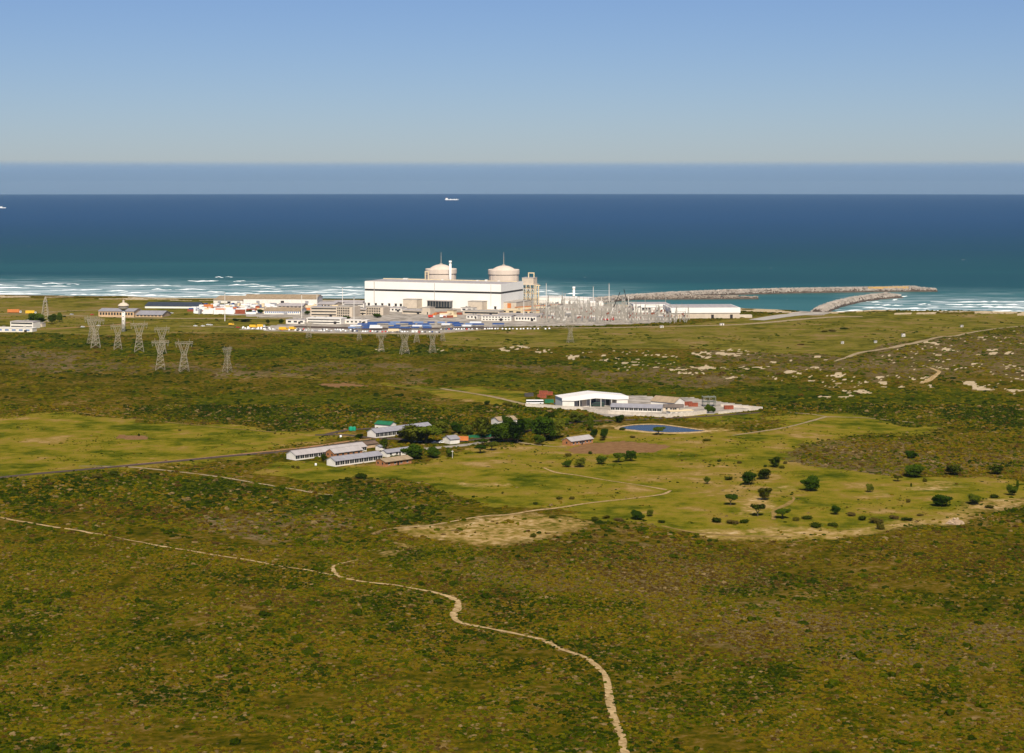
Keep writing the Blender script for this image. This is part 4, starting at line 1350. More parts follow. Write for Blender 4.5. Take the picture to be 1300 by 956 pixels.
SHEETS = {}


def carports():
    rg = random.Random(21)
    t0 = None
    lab = 'blue roofed carport on thin posts in the staff car park'
    for py, a, b_ in ((412.6, 474, 628), (414.6, 462, 640), (416.8, 452, 596), (419.2, 450, 560)):
        x = a
        while x < b_:
            if rg.random() < .74:
                p = G(x, py + rg.uniform(-.25, .25))
                if t0 is None:
                    t0 = thing('carport', lab, 'carport', p, 0, 'blue carports of the staff car park')
                    b = MB(); b.xprism([(-3.2, 2.3), (3.2, 3.4), (3.2, 3.55), (-3.2, 2.45)], -6.5, 6.5)
                    b.build('roof', BLUE, t0)
                    for xx in (-6, 0, 6):
                        MB().box(xx - .1, xx + .1, -.1, .1, -.3, 3.4).build('post', GALV, t0)
                else:
                    c = dup(t0, p, rg.uniform(-.08, .08), lab, scale=(rg.uniform(.55, 1.1), 1, 1))
                    q = rg.random()
                    if q < .36:
                        m2, word = (BLUEL, 'faded blue') if q < .2 else (WHITEV, 'white')
                        c['label'] = word + ' roofed carport among the blue ones in the staff car park'
                        ro = [o for o in c.children if o.name.startswith('roof')][0]
                        ro.data = SHEETS.setdefault(word, ro.data.copy()); ro.data.materials[0] = m2
            x += rg.uniform(10.5, 16)


carports()


# ---------------------------------------------------------------- pylons
def pylon_proto():
    """waisted lattice tower: tapering legs, waist, flared window and wide cross beam"""
    t = thing('transmission_pylon', 'lattice pylon', 'pylon', (0, 0, -500), 0, 'transmission pylons crossing the heath')
    def sect(z):
        return np.interp(z, [0, 16, 27], [9.5, 4.4, 3.0])
    r = .18
    zs = [0, 5.5, 10, 13.5, 16.5]
    for sx, sy in ((-1, -1), (1, -1), (1, 1), (-1, 1)):
        b = MB()
        for i in range(len(zs) - 1):
            w0, w1 = sect(zs[i]) / 2, sect(zs[i + 1]) / 2
            b.bar((sx * w0, sy * w0 * .8, zs[i] - (.8 if i == 0 else 0)), (sx * w1, sy * w1 * .8, zs[i + 1]), r, 4)
        b.build('leg', STEEL, t)
    b = MB()
    for i in range(len(zs) - 1):
        w0, w1 = sect(zs[i]) / 2, sect(zs[i + 1]) / 2
        c0 = [(-w0, -w0 * .8), (w0, -w0 * .8), (w0, w0 * .8), (-w0, w0 * .8)]; c1 = [(-w1, -w1 * .8), (w1, -w1 * .8), (w1, w1 * .8), (-w1, w1 * .8)]
        for k in range(4):
            j = (k + 1) % 4
            b.bar((*c0[k], zs[i]), (*c1[j], zs[i + 1]), .13, 3); b.bar((*c0[j], zs[i]), (*c1[k], zs[i + 1]), .13, 3)
            b.bar((*c1[k], zs[i + 1]), (*c1[j], zs[i + 1]), .13, 3)
    b.build('bracing', STEEL, t)
    w = sect(16.5) / 2
    for s in (-1, 1):
        b = MB()
        for sy in (-1, 1):
            b.bar((s * w, sy * w * .8, 16.5), (s * 5.4, sy * 1.0, 27), r, 4)
            b.bar((-s * w * .1, sy * w * .8, 16.5), (s * 3.2, sy * 1.0, 27), r * .8, 4)
        for q in range(5):
            ta, tb = q / 5, (q + 1) / 5
            b.bar((s * (w + (5.4 - w) * ta), -w * .8 + (w * .8 - 1) * ta, 16.5 + 10.5 * ta), (s * (w * -.1 + (3.2 + w * .1) * tb), -w * .8 + (w * .8 - 1) * tb, 16.5 + 10.5 * tb), .12, 3)
            b.bar((s * (w + (5.4 - w) * tb), w * .8 - (w * .8 - 1) * tb, 16.5 + 10.5 * tb), (s * (w * -.1 + (3.2 + w * .1) * ta), w * .8 - (w * .8 - 1) * ta, 16.5 + 10.5 * ta), .12, 3)
        b.build('window_strut', STEEL, t)
    b = MB()
    for y in (-1, 1):
        for z in (27, 28.6):
            b.bar((-8.6, y * (.35 if z > 28 else 1), z), (8.6, y * (.35 if z > 28 else 1), z), .17, 4)
        for i in range(12):
            x0 = -8.6 + i * 17.2 / 12; x1 = x0 + 17.2 / 12
            b.bar((x0, y, 27 if i % 2 else 28.6), (x1, y, 28.6 if i % 2 else 27), .11, 3)
    b.build('cross_beam', STEEL, t)
    for s in (-1, 1):
        MB().bar((s * 5.0, 0, 28.6), (s * 5.6, 0, 31.6), .2, 4, .1).build('earth_peak', STEEL, t)
    for x in (-7.4, 0, 7.4):
        b = MB(); b.bar((x - .9, 0, 27), (x, 0, 23.4), .13, 4); b.bar((x + .9, 0, 27), (x, 0, 23.4), .13, 4)
        b.build('insulator', GALV, t)
    return t


PYL = [(121.5, 441.5, 40, 0.15, 'steel pylon farthest towards the small white farm, standing in a pair'), (117, 437, 37, -.1, 'steel pylon partly behind the one nearest the small white farm'), (149.5, 443.5, 34, .3, 'steel pylon standing below the mushroom tower shaft'),
       (176.5, 446.5, 40, .25, 'steel pylon between the mushroom tower and the overlapping pair'), (205.5, 448.5, 36, .3, 'steel pylon half hidden behind the nearer one in the overlapping pair'), (203.5, 469.5, 40, .2, 'steel pylon in front in the overlapping pair'),
       (233.5, 471.5, 41, .35, 'pale steel pylon with the clearest cross beam, beside the overlapping pair'), (288.5, 472.5, 34, 1.1, 'slender steel pylon standing alone on the heath'), (484, 446.5, 24, .3, 'faint pylon on the heath below the blue carports, nearest the tallest mast'),
       (513.5, 449.5, 30, .5, 'faint wide legged pylon on the heath below the carports'), (549, 448, 28, .3, 'faint pylon beside bare sand on the heath below the carports'), (456, 432, 20, .3, 'faint pylon at the grass edge near the tallest mast'),
       (392, 429, 22, .4, 'faint pylon standing before the canteen parking rows'), (529, 435, 20, .2, 'faint pylon right behind the wide legged one'), (562, 433, 20, .5, 'faint pylon at the grass edge under the carport row end'), (724, 435, 26, .4, 'lone pylon on the olive plain below the switchyard')]
_pp = pylon_proto()
for i, (px, py, hp, rz, lab) in enumerate(PYL):
    p = G(px, py); sc = hp * mpp(py) / 31.6
    if i == 0:
        _pp.location = p; _pp.rotation_euler = (0, 0, rz); _pp.scale = (sc,) * 3; _pp['label'] = lab
    else:
        dup(_pp, p, rz, lab, scale=(sc * (1.25 if 'wide' in lab else 1), sc, sc))


def radio_mast():
    p = G(57.5, 408.5); h = 32 * mpp(408.5)
    t = thing('lattice_tower', 'tapering pale lattice tower standing beside the large dark trees', 'lattice tower', p)
    b = MB(); lattice_column(b, (0, 0, -1), (0, 0, h * .82), 8.8, 3.0, .30, 8); b.build('tower_frame', STEEL, t)
    b = MB(); lattice_column(b, (0, 0, h * .82), (0, 0, h), 3.0, .5, .26, 3); b.build('tip', STEEL, t)
    MB().box(-2.1, 2.1, -2.1, 2.1, h * .8, h * .82).build('platform', GALV, t)


radio_mast()


def mushroom_tower():
    p = G(156.8, 420.8); k = mpp(420.8)
    t = thing('observation_tower', 'white mushroom topped tower on a slim round shaft among the pylons', 'tower', p)
    zb = 29.5 * k; zt = 37.4 * k
    MB().lathe([(2.0, -1), (1.9, zb)], 20).build('shaft', WHITEW, t, smooth=True)
    d = MB().lathe([(2.2, zb - 1.8), (5.2, zb), (5.4, zb + 1.2)], 24).build('underside', GREYC, t, smooth=False)
    MB().lathe([(5.2, zb + 1.2), (5.2, zb + 2.4)], 24).build('window_band', GLASS, t)
    MB().lathe([(5.9, zb + 2.4), (5.7, zb + 3.4), (3.2, zb + 5.4), (1.2, zb + 6.0), (1.0, zb + 8.4), (.2, zb + 8.8)], 24).build('roof', BEIGE, t, smooth=False)
    a = MB()
    for x in (4.5, 6.2):
        a.bar((x, 1, zb + 1), (x, 1, zb + 7), .14, 4)
    a.build('antenna', DARK, t)
    for i in range(5):
        MB().box(-.45, .45, -2.12, -1.8, zb * (i + .4) / 5.5, zb * (i + .4) / 5.5 + 1.4).build('window', GLASS, t)


mushroom_tower()

# ---------------------------------------------------------------- small farm at far left
block('farm_building', 'white two storey farmhouse with a long flat roof at the photo edge', (13, 417.0), (42, 417.6), 14, 8.8, WHITEW, ROOFP, strips=1, cat='house')
block('farm_building', 'low whitewashed outbuildings with blue and dark doors before the farmhouse', (-6, 421.2), (41, 421.4), 10, 5.0, WHITEW, WHITEW, nwin=5, winm=BLUEL, cat='house')
block('farm_building', 'small grey shed between farmhouse and dark trees', (46.5, 415.2), (53.5, 415.3), 7, 4.4, BEIGE, GREYC, cat='shed')


# ================================================================== HARBOUR
def breakwater(name, label, pts, topw, h, armour_m, seed, blocks, crest=None, size=3.2):
    """rubble core with a pile of concrete armour units"""
    P = [Vector((*flatpt(a, b, SEA), 0)) for a, b in pts]
    cl = []
    for i in range(len(P) - 1):
        n = max(2, int((P[i + 1] - P[i]).length / 12))
        for k in range(n):
            cl.append(P[i].lerp(P[i + 1], k / n))
    cl.append(P[-1])
    o = thing(name, label, 'breakwater', cl[0])
    org = cl[0]
    b = MB(); N_ = len(cl); rings = []
    for i, c in enumerate(cl):
        d = (cl[min(N_ - 1, i + 1)] - cl[max(0, i - 1)]).normalized(); s = Vector((-d.y, d.x, 0))
        wv = 1 + .06 * math.sin(i * 1.7); hh = h * (1 + .05 * math.sin(i * 2.3)) * min(1, .25 + (N_ - 1 - i) / 3.0)
        base = topw / 2 + h * 1.45
        q = []
        for e, z in ((-base * wv, SEA - 2), (-base * .84 * wv, SEA + .9), (-topw / 2, SEA + hh), (topw / 2, SEA + hh), (base, SEA - 2)):
            v = c + s * e - org; q.append(len(b.v)); b.v.append((v.x, v.y, z))
        rings.append(q)
    for i in range(N_ - 1):
        for k in range(4):
            b.f.append((rings[i][k], rings[i + 1][k], rings[i + 1][k + 1], rings[i][k + 1]))
    b.f.append(tuple(rings[0])); b.f.append(tuple(reversed(rings[-1])))
    b.build('rubble_core', ROCKD, o)
    rg = random.Random(seed)
    a = MB()
    for _ in range(blocks):
        t = rg.random() ** .95 * (N_ - 1); i = min(N_ - 2, int(t)); c = cl[i].lerp(cl[i + 1], t - i)
        d = (cl[i + 1] - cl[i]).normalized(); s = Vector((-d.y, d.x, 0))
        head = max(0, (t / (N_ - 1) - .86) / .14)
        e = rg.uniform(-1, 1); base = topw / 2 + h * 1.1
        zz = SEA + h * min(1, 1.5 * (1 - abs(e))) + rg.uniform(-.4, .7) + head * 1.4
        if i > N_ - 4:
            zz -= h * .25 * (t - (N_ - 4))
        if zz < SEA + h * .30:
            continue
        v = c + s * e * base - org; v.z = zz
        sz = size * rg.uniform(.6, 1.15)
        M = Matrix.Translation(v) @ Matrix.Rotation(rg.random() * 6.28, 4, 'Z') @ Matrix.Rotation(rg.random() * 3.14, 4, 'X')
        a.box(-sz * .5, sz * .5, -sz * .16, sz * .16, -sz * .16, sz * .16, M)
        a.box(-sz * .58, -sz * .3, -sz * .16, sz * .16, -sz * .5, sz * .5, M)
        a.box(sz * .3, sz * .58, -sz * .5, sz * .5, -sz * .16, sz * .16, M)
    a.build('concrete_armour', armour_m, o)['kind'] = 'stuff'
    if crest:
        m, t0, t1, z = crest
        w = MB(); n0, n1 = int(t0 * (N_ - 1)), int(t1 * (N_ - 1))
        for i in range(n0, n1):
            d = (cl[i + 1] - cl[i]).normalized(); s = Vector((-d.y, d.x, 0))
            k = len(w.v)
            for c in (cl[i], cl[i + 1]):
                for e in (-4.2, -3.0):
                    for zz in (SEA + h * .55, SEA + h + z):
                        v = c + s * e * (1.25) - org; w.v.append((v.x, v.y, zz))
            w.f += [(k, k + 4, k + 5, k + 1), (k + 2, k + 3, k + 7, k + 6), (k + 1, k + 5, k + 7, k + 3), (k, k + 1, k + 3, k + 2), (k + 4, k + 6, k + 7, k + 5)]
        w.build('crest_wall', m, o)
    return o


breakwater('long_breakwater', 'long outer breakwater of pale concrete blocks reaching out past the harbour', [(745, 385.6), (770, 382.8), (800, 380), (850, 376.8), (920, 373.8), (1000, 371.6), (1080, 370.4), (1140, 369.6), (1188, 369.4)], 5, 5.6, ROCK, 5, 6500, (YELLOW if False else mat('ochre_crest', (.52, .33, .12), .9, .2, .2), .845, .955, 1.6), 2.6)
breakwater('short_breakwater', 'short curved breakwater of pale concrete blocks starting at the beach', [(1037, 398.6), (1046, 394.2), (1060, 389), (1084, 383.2), (1108, 379.8), (1128, 378.0), (1141, 377.4)], 5, 5.8, ROCK, 6, 3400, size=2.4)
breakwater('inner_mole', 'low thin mole of pale stone inside the harbour basin', [(806, 380.0), (850, 379.6), (900, 379.3), (962, 379.0)], 5, 3.6, mat('mole_stone', (.42, .35, .28), .95, .25, .15, spec=.05), 7, 1100, size=2.0)
ribbon('quay_road', [(960, 406.5, 20), (1000, 400.5, 26), (1030, 398.6, 24), (1046, 397.8, 16)], 18, M_CONC, .3, 8)


def ship():
    d = 18600.0
    x = (574 - X0) / F * d
    z = SEA - (d * d + x * x) / (2 * RE)
    t = thing('cargo_ship', 'pale cargo ship with bridge house steaming near the horizon', 'ship', (x, d, z)); t.scale = (1, 1, .62)
    b = MB(); L_ = 146.0
    prof = []
    for s in (-1, 1):
        pass
    out = [(-L_ / 2, -9), (L_ / 2 - 22, -10), (L_ / 2, 0), (L_ / 2 - 22, 10), (-L_ / 2, 9)]
    inn = [(-L_ / 2 + 3, -8), (L_ / 2 - 26, -9), (L_ / 2 - 9, 0), (L_ / 2 - 26, 9), (-L_ / 2 + 3, 8)]
    k = len(b.v); b.v += [(p[0], p[1], -1) for p in inn] + [(p[0], p[1], 14) for p in out]
    b.f += [(4, 3, 2, 1, 0), (5, 6, 7, 8, 9)] + [(i, (i + 1) % 5, 5 + (i + 1) % 5, 5 + i) for i in range(5)]
    b.build('hull', WHITEV, t)
    h = MB().box(-L_ / 2 + 6, -L_ / 2 + 30, -8, 8, 14, 34).build('bridge_house', WHITEV, t)
    MB().box(-L_ / 2 + 30.05, -L_ / 2 + 30.4, -7, 7, 27, 30).build('window', GLASS, h)
    MB().bar((-L_ / 2 + 14, 0, 34), (-L_ / 2 + 14, 0, 45), 3, 10).build('funnel', RUST, t)
    for q in (-15, 20, 48):
        m = MB().box(q - 9, q + 9, -6, 6, 14, 17).build('hatch', WHITEV, t)
        MB().bar((q, 0, 17), (q, 0, 30), .8, 6).build('cargo_mast', WHITEV, m)
    d = 12000.0; x = (3 - X0) / F * d; z = SEA - (d * d + x * x) / (2 * RE)
    t = thing('fishing_boat', 'small pale boat at the photo edge far out on the sea', 'boat', (x, d, z))
    b = MB(); out = [(-22, -4), (12, -4), (24, 0), (12, 4), (-22, 4)]
    b.v += [(p[0] * .94, p[1] * .85, -1) for p in out] + [(p[0], p[1], 5) for p in out]
    b.f += [(4, 3, 2, 1, 0), (5, 6, 7, 8, 9)] + [(i, (i + 1) % 5, 5 + (i + 1) % 5, 5 + i) for i in range(5)]
    b.build('hull', WHITEV, t); MB().box(-14, 0, -3, 3, 5, 11).build('wheelhouse', WHITEV, t); MB().bar((2, 0, 5), (2, 0, 19), .5, 6).build('mast', GALV, t)


ship()

# ================================================================== HEATH SHRUBS (nobody could count these: stuff)
def leaf_material(name, stops, attr=None, rough=.8):
    m = bpy.data.materials.new(name)
    nt, N, L = nodes_of(m)
    b = N['Principled BSDF']
    b.inputs['Roughness'].default_value = 1; b.inputs['Specular IOR Level'].default_value = 0
    if attr:
        a = N.new('ShaderNodeAttribute'); a.attribute_type = 'INSTANCER'; a.attribute_name = attr
        base = a.outputs['Fac']
    else:
        a = N.new('ShaderNodeObjectInfo'); base = a.outputs['Random']
    tc = N.new('ShaderNodeTexCoord')
    n = noise(N, L, tc.outputs['Object'], 2.5, 4, .7)
    f = mth(N, L, 'ADD', base, mth(N, L, 'MULTIPLY', mth(N, L, 'SUBTRACT', n, .5), .5))
    c = ramp(N, L, f, stops)
    L.new(c, b.inputs['Base Color'])
    return m


M_FYNBOS = leaf_material('fynbos_leaf', [(0, (.012, .022, .001)), (.2, (.042, .055, .001)), (.38, (.096, .086, .003)), (.53, (.140, .096, .004)), (.63, (.042, .021, .004)), (.76, (.105, .072, .022)), (1, (.21, .145, .06))], 'tint')


def shrub_mesh(name, seed, flat, nblob, spiky):
    rg = random.Random(seed)
    bm = bmesh.new()
    for k in range(nblob):
        a = rg.random() * 6.28; r = rg.random() ** .6 * .55 if nblob > 1 else 0
        s = rg.uniform(.38, .62) if nblob > 1 else .7
        g = bmesh.ops.create_icosphere(bm, subdivisions=2, radius=s)
        off = Vector((math.cos(a) * r, math.sin(a) * r, s * flat * .55 + rg.uniform(-.05, .12)))
        for v in g['verts']:
            d = v.co.normalized()
            j = 1 + rg.uniform(-spiky, spiky)
            v.co = Vector((d.x * s * j, d.y * s * j, d.z * s * j * flat)) + off
    for f in [f for f in bm.faces if f.calc_center_median().z < -.12]:
        bm.faces.remove(f) if f.is_valid else None
    me = bpy.data.meshes.new(name); bm.to_mesh(me); bm.free()
    me.materials.append(M_FYNBOS)
    return me



# ================================================================== TRAINING YARD BY THE POND
def winged_hall():
    a, yaw, Ln = frame((714, 518), (797, 515.4))
    t = thing('fire_station', 'white hall with a wide shallow gable and recessed glazed front by the yard', 'hall', a, yaw)
    D = 18.0; e, r = 6.8, 9.8; x0, x1 = Ln * .18, Ln * .83
    w = MB()
    w.box(0, x0, 0, D, -1, e); w.box(x1, Ln, 0, D, -1, e); w.box(x0, x1, 4.5, D, -1, e)
    w.build('wall', WHITEW, t)
    f = MB(); f.v += [(-.4, -.6, e - 1.6), (x0, -.6, e - 2.0), (Ln / 2, -.6, r - 3.6), (x1, -.6, e - 2.0), (Ln + .4, -.6, e - 2.0), (Ln + .4, -.6, e + .3), (Ln / 2, -.6, r), (-.4, -.6, e + .3)]
    f.v += [(p[0], p[1] + .55, p[2]) for p in f.v[:8]]
    f.f += [tuple(range(7, -1, -1)), tuple(range(8, 16))] + [(i, (i + 1) % 8, 8 + (i + 1) % 8, 8 + i) for i in range(8)]
    f.build('fascia', WHITE, t)
    q = MB(); q.v += [(-.4, 0, e + .15), (Ln / 2, 0, r - .15), (Ln + .4, 0, e + .15), (-.4, D, e + .15), (Ln / 2, D, r - .15), (Ln + .4, D, e + .15), (-.4, 0, e - .1), (Ln / 2, 0, r - .4), (Ln + .4, 0, e - .1), (-.4, D, e - .1), (Ln / 2, D, r - .4), (Ln + .4, D, e - .1)]
    q.f += [(0, 1, 4, 3), (1, 2, 5, 4), (6, 9, 10, 7), (7, 10, 11, 8), (0, 3, 9, 6), (2, 8, 11, 5), (3, 4, 10, 9), (4, 5, 11, 10), (0, 6, 7, 1), (1, 7, 8, 2)]
    q.build('roof', ROOFW, t)
    n = 9
    for i in range(n):
        c0 = x0 + (x1 - x0) * i / n + .25; c1 = x0 + (x1 - x0) * (i + 1) / n - .25
        MB().box(c0, c1, 4.40, 4.47, .3, e - 1.0).build('bay_door', GLASS if i % 3 == 1 else (BEIGE if i % 3 else GREYV), t)
    for i in range(4):
        x = x0 + (x1 - x0) * (i + .5) / 4
        MB().box(x - .2, x + .2, -.3, .1, -.5, e - .5).build('column', WHITEW, t)
    for i in range(3):
        keepout(a + Vector((8 + 14 * i, 10, 0)), 15)


winged_hall()


def wall_run(name, label, pts, h, m, th=.35, cat='wall', cap=None):
    P = [G(*p) for p in pts]; o = thing(name, label, cat, P[0]); b = MB(); c = MB()
    for p, q in zip(P[:-1], P[1:]):
        d = (q - p); d.z = 0; d.normalize(); n = Vector((-d.y, d.x, 0)) * th / 2
        A = [p - n - P[0], q - n - P[0], q + n - P[0], p + n - P[0]]
        b.prism([(v.x, v.y) for v in A], -.8, h)
        n2 = n * 1.35; A = [p - n2 - P[0], q - n2 - P[0], q + n2 - P[0], p + n2 - P[0]]
        c.prism([(v.x, v.y) for v in A], h + .003, h + .14)
    b.build('panel', m, o); c.build('coping', cap or m, o)
    return o


YARDW = mat('weathered_yard_wall', (.66, .58, .48), .9, .18, .4, spec=0)
wall_run('yard_wall', 'whitewashed wall before the parked bus and green container', [(667, 516), (690, 517.4), (713, 519.4)], 2.2, YARDW)
wall_run('yard_wall', 'long whitewashed wall running in front of the winged hall and grey roofs', [(713, 519.4), (740, 520.6), (772, 525.2), (825, 528.6), (848, 530.2)], 2.2, YARDW)
wall_run('yard_wall', 'whitewashed wall between the grey roofed blocks and dark trees', [(848, 530.2), (880, 527.6), (897, 525.2)], 2.6, YARDW)
wall_run('yard_wall', 'low whitewashed wall round the bare paved yard at the far end', [(912, 525.6), (935, 523.4), (968, 519.6), (940, 517.4), (915, 516)], 1.6, YARDW)
wall_run('green_fence', 'dark green screen fence beside the orange container', [(594, 556.5), (624, 554.6)], 1.8, GREEN, .15, 'fence')
wall_run('garden_wall', 'low pale wall along the shaded road below the umbrella trees', [(538, 571), (570, 568.4), (600, 565.2), (618, 561.2)], 1.0, GREYC)

gable_house('training_block', 'long low block with a grey roof and dark windows inside the white wall', (775, 521.5), -14, 36, 11, 2.8, 1.7, WHITEW, ROOFG, glazed=True, cat='building')
gable_house('training_block', 'short grey roofed block at the far end of the long low one', (842, 521.8), -6, 14, 8, 2.8, 1.4, BEIGE, mat('brown_grey_roof', (.17, .135, .11), .8, .2, .4), nwin=4, cat='building')
gable_house('gabled_store', 'tall white gabled store with tan roof beside red containers', (869, 517.4), 142, 20, 13, 4.6, 2.9, WHITEW, ROOFT, nwin=0, cat='building')
block('flat_store', 'cream topped flat store against the white yard wall', (851, 527.2), (880, 525.6), 6, 4.2, WHITEW, CREAM, nwin=4)


def training_tower():
    p = G(893.5, 516.4); k = mpp(516.4)
    t = thing('drill_tower', 'open grey steel drill tower with two platforms beside dark trees', 'tower', p, .12)
    for x in (0, 4.2, 8.6):
        for y in (0, 5):
            MB().box(x - .22, x + .22, y - .22, y + .22, -.5, 7.4).build('post', STEELG, t)
    for z in (3.2, 6.6):
        MB().box(-.3, 8.9, -.3, 5.3, z, z + .35).build('platform', STEELG, t)
    b = MB()
    for x in (0, 4.2):
        b.bar((x, -.1, 0), (x + 4.3, -.1, 3.2), .14); b.bar((x + 4.3, -.1, 3.4), (x, -.1, 6.6), .14)
    b.box(-.2, 8.8, -.2, -.08, 7.2, 7.4)
    b.build('bracing', STEELG, t)


training_tower()


def bus(px, py, Ln, m, lab, yaw=0.0):
    t = thing('parked_bus', lab, 'bus', G(px, py), yaw)
    MB().box(-Ln / 2, Ln / 2, -1.25, 1.25, .5, 1.5).build('body', m, t)
    MB().box(-Ln / 2 + .1, Ln / 2 - .1, -1.2, 1.2, 1.5, 2.5).build('window', GLASS, t)
    MB().taper((-Ln / 2, Ln / 2, -1.25, 1.25), (-Ln / 2 + .2, Ln / 2 - .2, -1.1, 1.1), 2.5, 3.1).build('roof', m, t)
    for x in (-Ln / 2 + 2, Ln / 2 - 2.2):
        MB().bar((x, -1.3, .5), (x, 1.3, .5), .5, 12).build('wheel', TYRE, t)


bus(679, 513, 12.5, WHITEV, 'white bus parked by red containers at the end of the yard')
bus(758, 516.0, 10.5, mat('dark_green_bus_paint', (.03, .06, .045), .35, .1, .5), 'dark green bus on the forecourt of the winged hall', -.15)
container(G(671.5, 503.4), .1, mat('charcoal_container', (.075, .065, .06), .8, .2, .5), 'charcoal', 'charcoal container left behind the white bus', 'containers by the training yard', 6.5)
for px, py, rz, dz, key, m, lab in ((688, 505.2, -.1, 0, 'smallrust', RUST, 'lower rust red container behind the white bus'), (690, 505.0, -.1, 2.62, 'smallrust', RUST, 'rust red container stacked on top behind the white bus'), (696, 501.6, .2, 0, 'smallrust', RUST, 'rust red container standing behind the stacked pair'),
                                    (873, 514.6, .3, 0, 'smallrust', RUST, 'rust red container beside the tall gabled store'), (880, 516.0, 0, 0, 'smallrust', RUST, 'second rust red container nearer the drill tower'),
                                    (588, 559.4, -.1, 0, 'brightorange', ORANGE, 'bright orange container beside the green fence under trees'), (697, 511.6, 0, 0, 'green', GREEN, 'green container beside the white bus'),
                                    (925, 519.4, .2, 0, 'smallrust', RUST, 'rust red container lying in the bare paved yard')):
    container(G(px, py) + Vector((0, 0, dz)), rz, m, key, lab, 'containers by the training yard', 6.5)
car(G(707, 513.4), .2, 'blue', 'dark blue car beside the green container', 'cars at the training yard')
car(G(712, 512.2), .4, 'white', 'white car behind the dark blue car at the training yard', 'cars at the training yard')
car(G(718, 518.6), .1, 'silver', 'silver car before the gable of the winged hall', 'cars at the training yard')


def pole(px, py, hpx, lab, m=GALV, r=.16):
    p = G(px, py); h = hpx * mpp(py)
    t = thing('utility_pole', lab, 'pole', p)
    MB().bar((0, 0, -.5), (0, 0, h), r, 6, r * .7).build('shaft', m, t)
    MB().box(-.8, .8, -.08, .08, h - .7, h - .5).build('cross_arm', m, t)


pole(822.5, 529.5, 9, 'thin pole before the long low training block')
pole(827.5, 529.8, 9, 'thin pole standing a step beside the other training block pole')
pole(574.4, 581.6, 10, 'white topped post on the lawn beside the bushy tree', WHITEW, .13)


# pond
def pond():
    pts = [(787, 543.4), (800, 540.6), (818, 539.4), (838, 539.6), (860, 542.2), (884, 545.4), (896, 547.2), (880, 548.8), (850, 549.6), (826, 548.6), (808, 546.8), (795, 545.6)]
    P = [G(*p) for p in pts]
    c = sum(P, Vector()) / len(P)
    b = MB(); n = len(P); out = []
    for i in range(n):
        for k in range(5):
            t = k / 5; p0, p1, p2, p3 = P[i - 1], P[i], P[(i + 1) % n], P[(i + 2) % n]
            q = .5 * ((2 * p1) + (-p0 + p2) * t + (2 * p0 - 5 * p1 + 4 * p2 - p3) * t * t + (-p0 + 3 * p1 - 3 * p2 + p3) * t ** 3)
            out.append(q)
    m = bpy.data.materials.new('pond_water'); nt, N, L = nodes_of(m); p = N['Principled BSDF']
    p.inputs['Base Color'].default_value = (.014, .026, .036, 1); p.inputs['Roughness'].default_value = .22; p.inputs['Specular IOR Level'].default_value = .3; p.inputs['IOR'].default_value = 1.33
    tc = N.new('ShaderNodeTexCoord'); bp = N.new('ShaderNodeBump'); bp.inputs['Strength'].default_value = .2; bp.inputs['Distance'].default_value = .12
    L.new(noise(N, L, tc.outputs['Object'], .8, 3, .6), bp.inputs['Height']); L.new(bp.outputs['Normal'], p.inputs['Normal'])
    zt = max(float(hgt(q.x, q.y)) for q in out) + .12
    b.poly([(q.x, q.y, zt) for q in out])
    o = b.build('pond_water', m); tag(o, kind='structure')
    # sandy earth bank round the water
    bb = MB(); k = len(out)
    for q in out:
        d = (q - c); L_ = d.length; d.normalize()
        for e, z in ((-.4, zt - .35), (.7, zt + .35), (1.6, zt + .32), (4.3, -.15)):
            w = q + d * e; zz = z if e < 4 else float(hgt(w.x, w.y)) - .1
            bb.v.append((w.x, w.y, zz))
    for i in range(k):
        j = (i + 1) % k
        for s in range(3):
            bb.f.append((i * 4 + s, i * 4 + s + 1, j * 4 + s + 1, j * 4 + s))
    o = bb.build('pond_bank', M_SAND, smooth=True); tag(o, kind='structure')
    keepout(c, 42)


pond()

# ================================================================== FARM SCHOOL
gable_house('long_house', 'longest white gabled house with glazed front and pale grey roof, by the tar road', (375, 584.6), 43, 52, 8.6, 3.0, 1.9, WHITEW, ROOFP, glazed=True)
gable_house('brick_house', 'orange brick house with a pale tan roof between two long white houses', (424, 581.6), 43, 21, 7.6, 2.9, 1.9, BRICK, ROOFP, nwin=5, gable_win=2)
gable_house('long_house', 'long white gabled house with grey roof and glazed front, nearest the lawn', (425.5, 592.6), 43, 34, 7.8, 3.2, 1.7, WHITEW, ROOFG, glazed=True)
gable_house('brick_house', 'low orange brick house with flat tan roof, at the lawn corner', (488.5, 592.8), 43, 19.5, 8, 2.9, 1.1, BRICK, ROOFT, nwin=4, gable_win=2, ov=1.0)
gable_house('long_house', 'long white gabled house with grey roof, half hidden by umbrella trees', (477, 556.4), 43, 46, 8.4, 3.4, 1.9, WHITEW, ROOFG, glazed=True)
gable_house('long_house', 'short grey roofed wing behind the corner brick house', (491, 580.5), 43, 20, 6, 2.6, 1.2, WHITEW, ROOFG, nwin=4)
gable_house('brick_house', 'orange brick house with pale grey roof standing alone beside the ploughed patch', (725, 566.4), 43, 19, 7.6, 2.9, 1.7, BRICK, ROOFP, nwin=6, gable_win=1)
gable_house('small_house', 'small grey roofed white hut on the road beside the orange container', (571.5, 564), 36, 7, 8, 3.0, 1.5, WHITEW, ROOFG, nwin=0, gable_win=0)
gable_house('small_house', 'white house with tan roof among the tallest trees', (633, 540.6), 30, 14, 10, 3.4, 1.6, WHITEW, ROOFT, nwin=3)
gable_house('shed', 'brown roofed shed behind the long white houses', (463, 569.5), 43, 10, 6, 2.4, 1.0, TERRA, mat('brown_sheet_roof', (.16, .105, .07), .8, .2, .4), nwin=0, cat='shed')
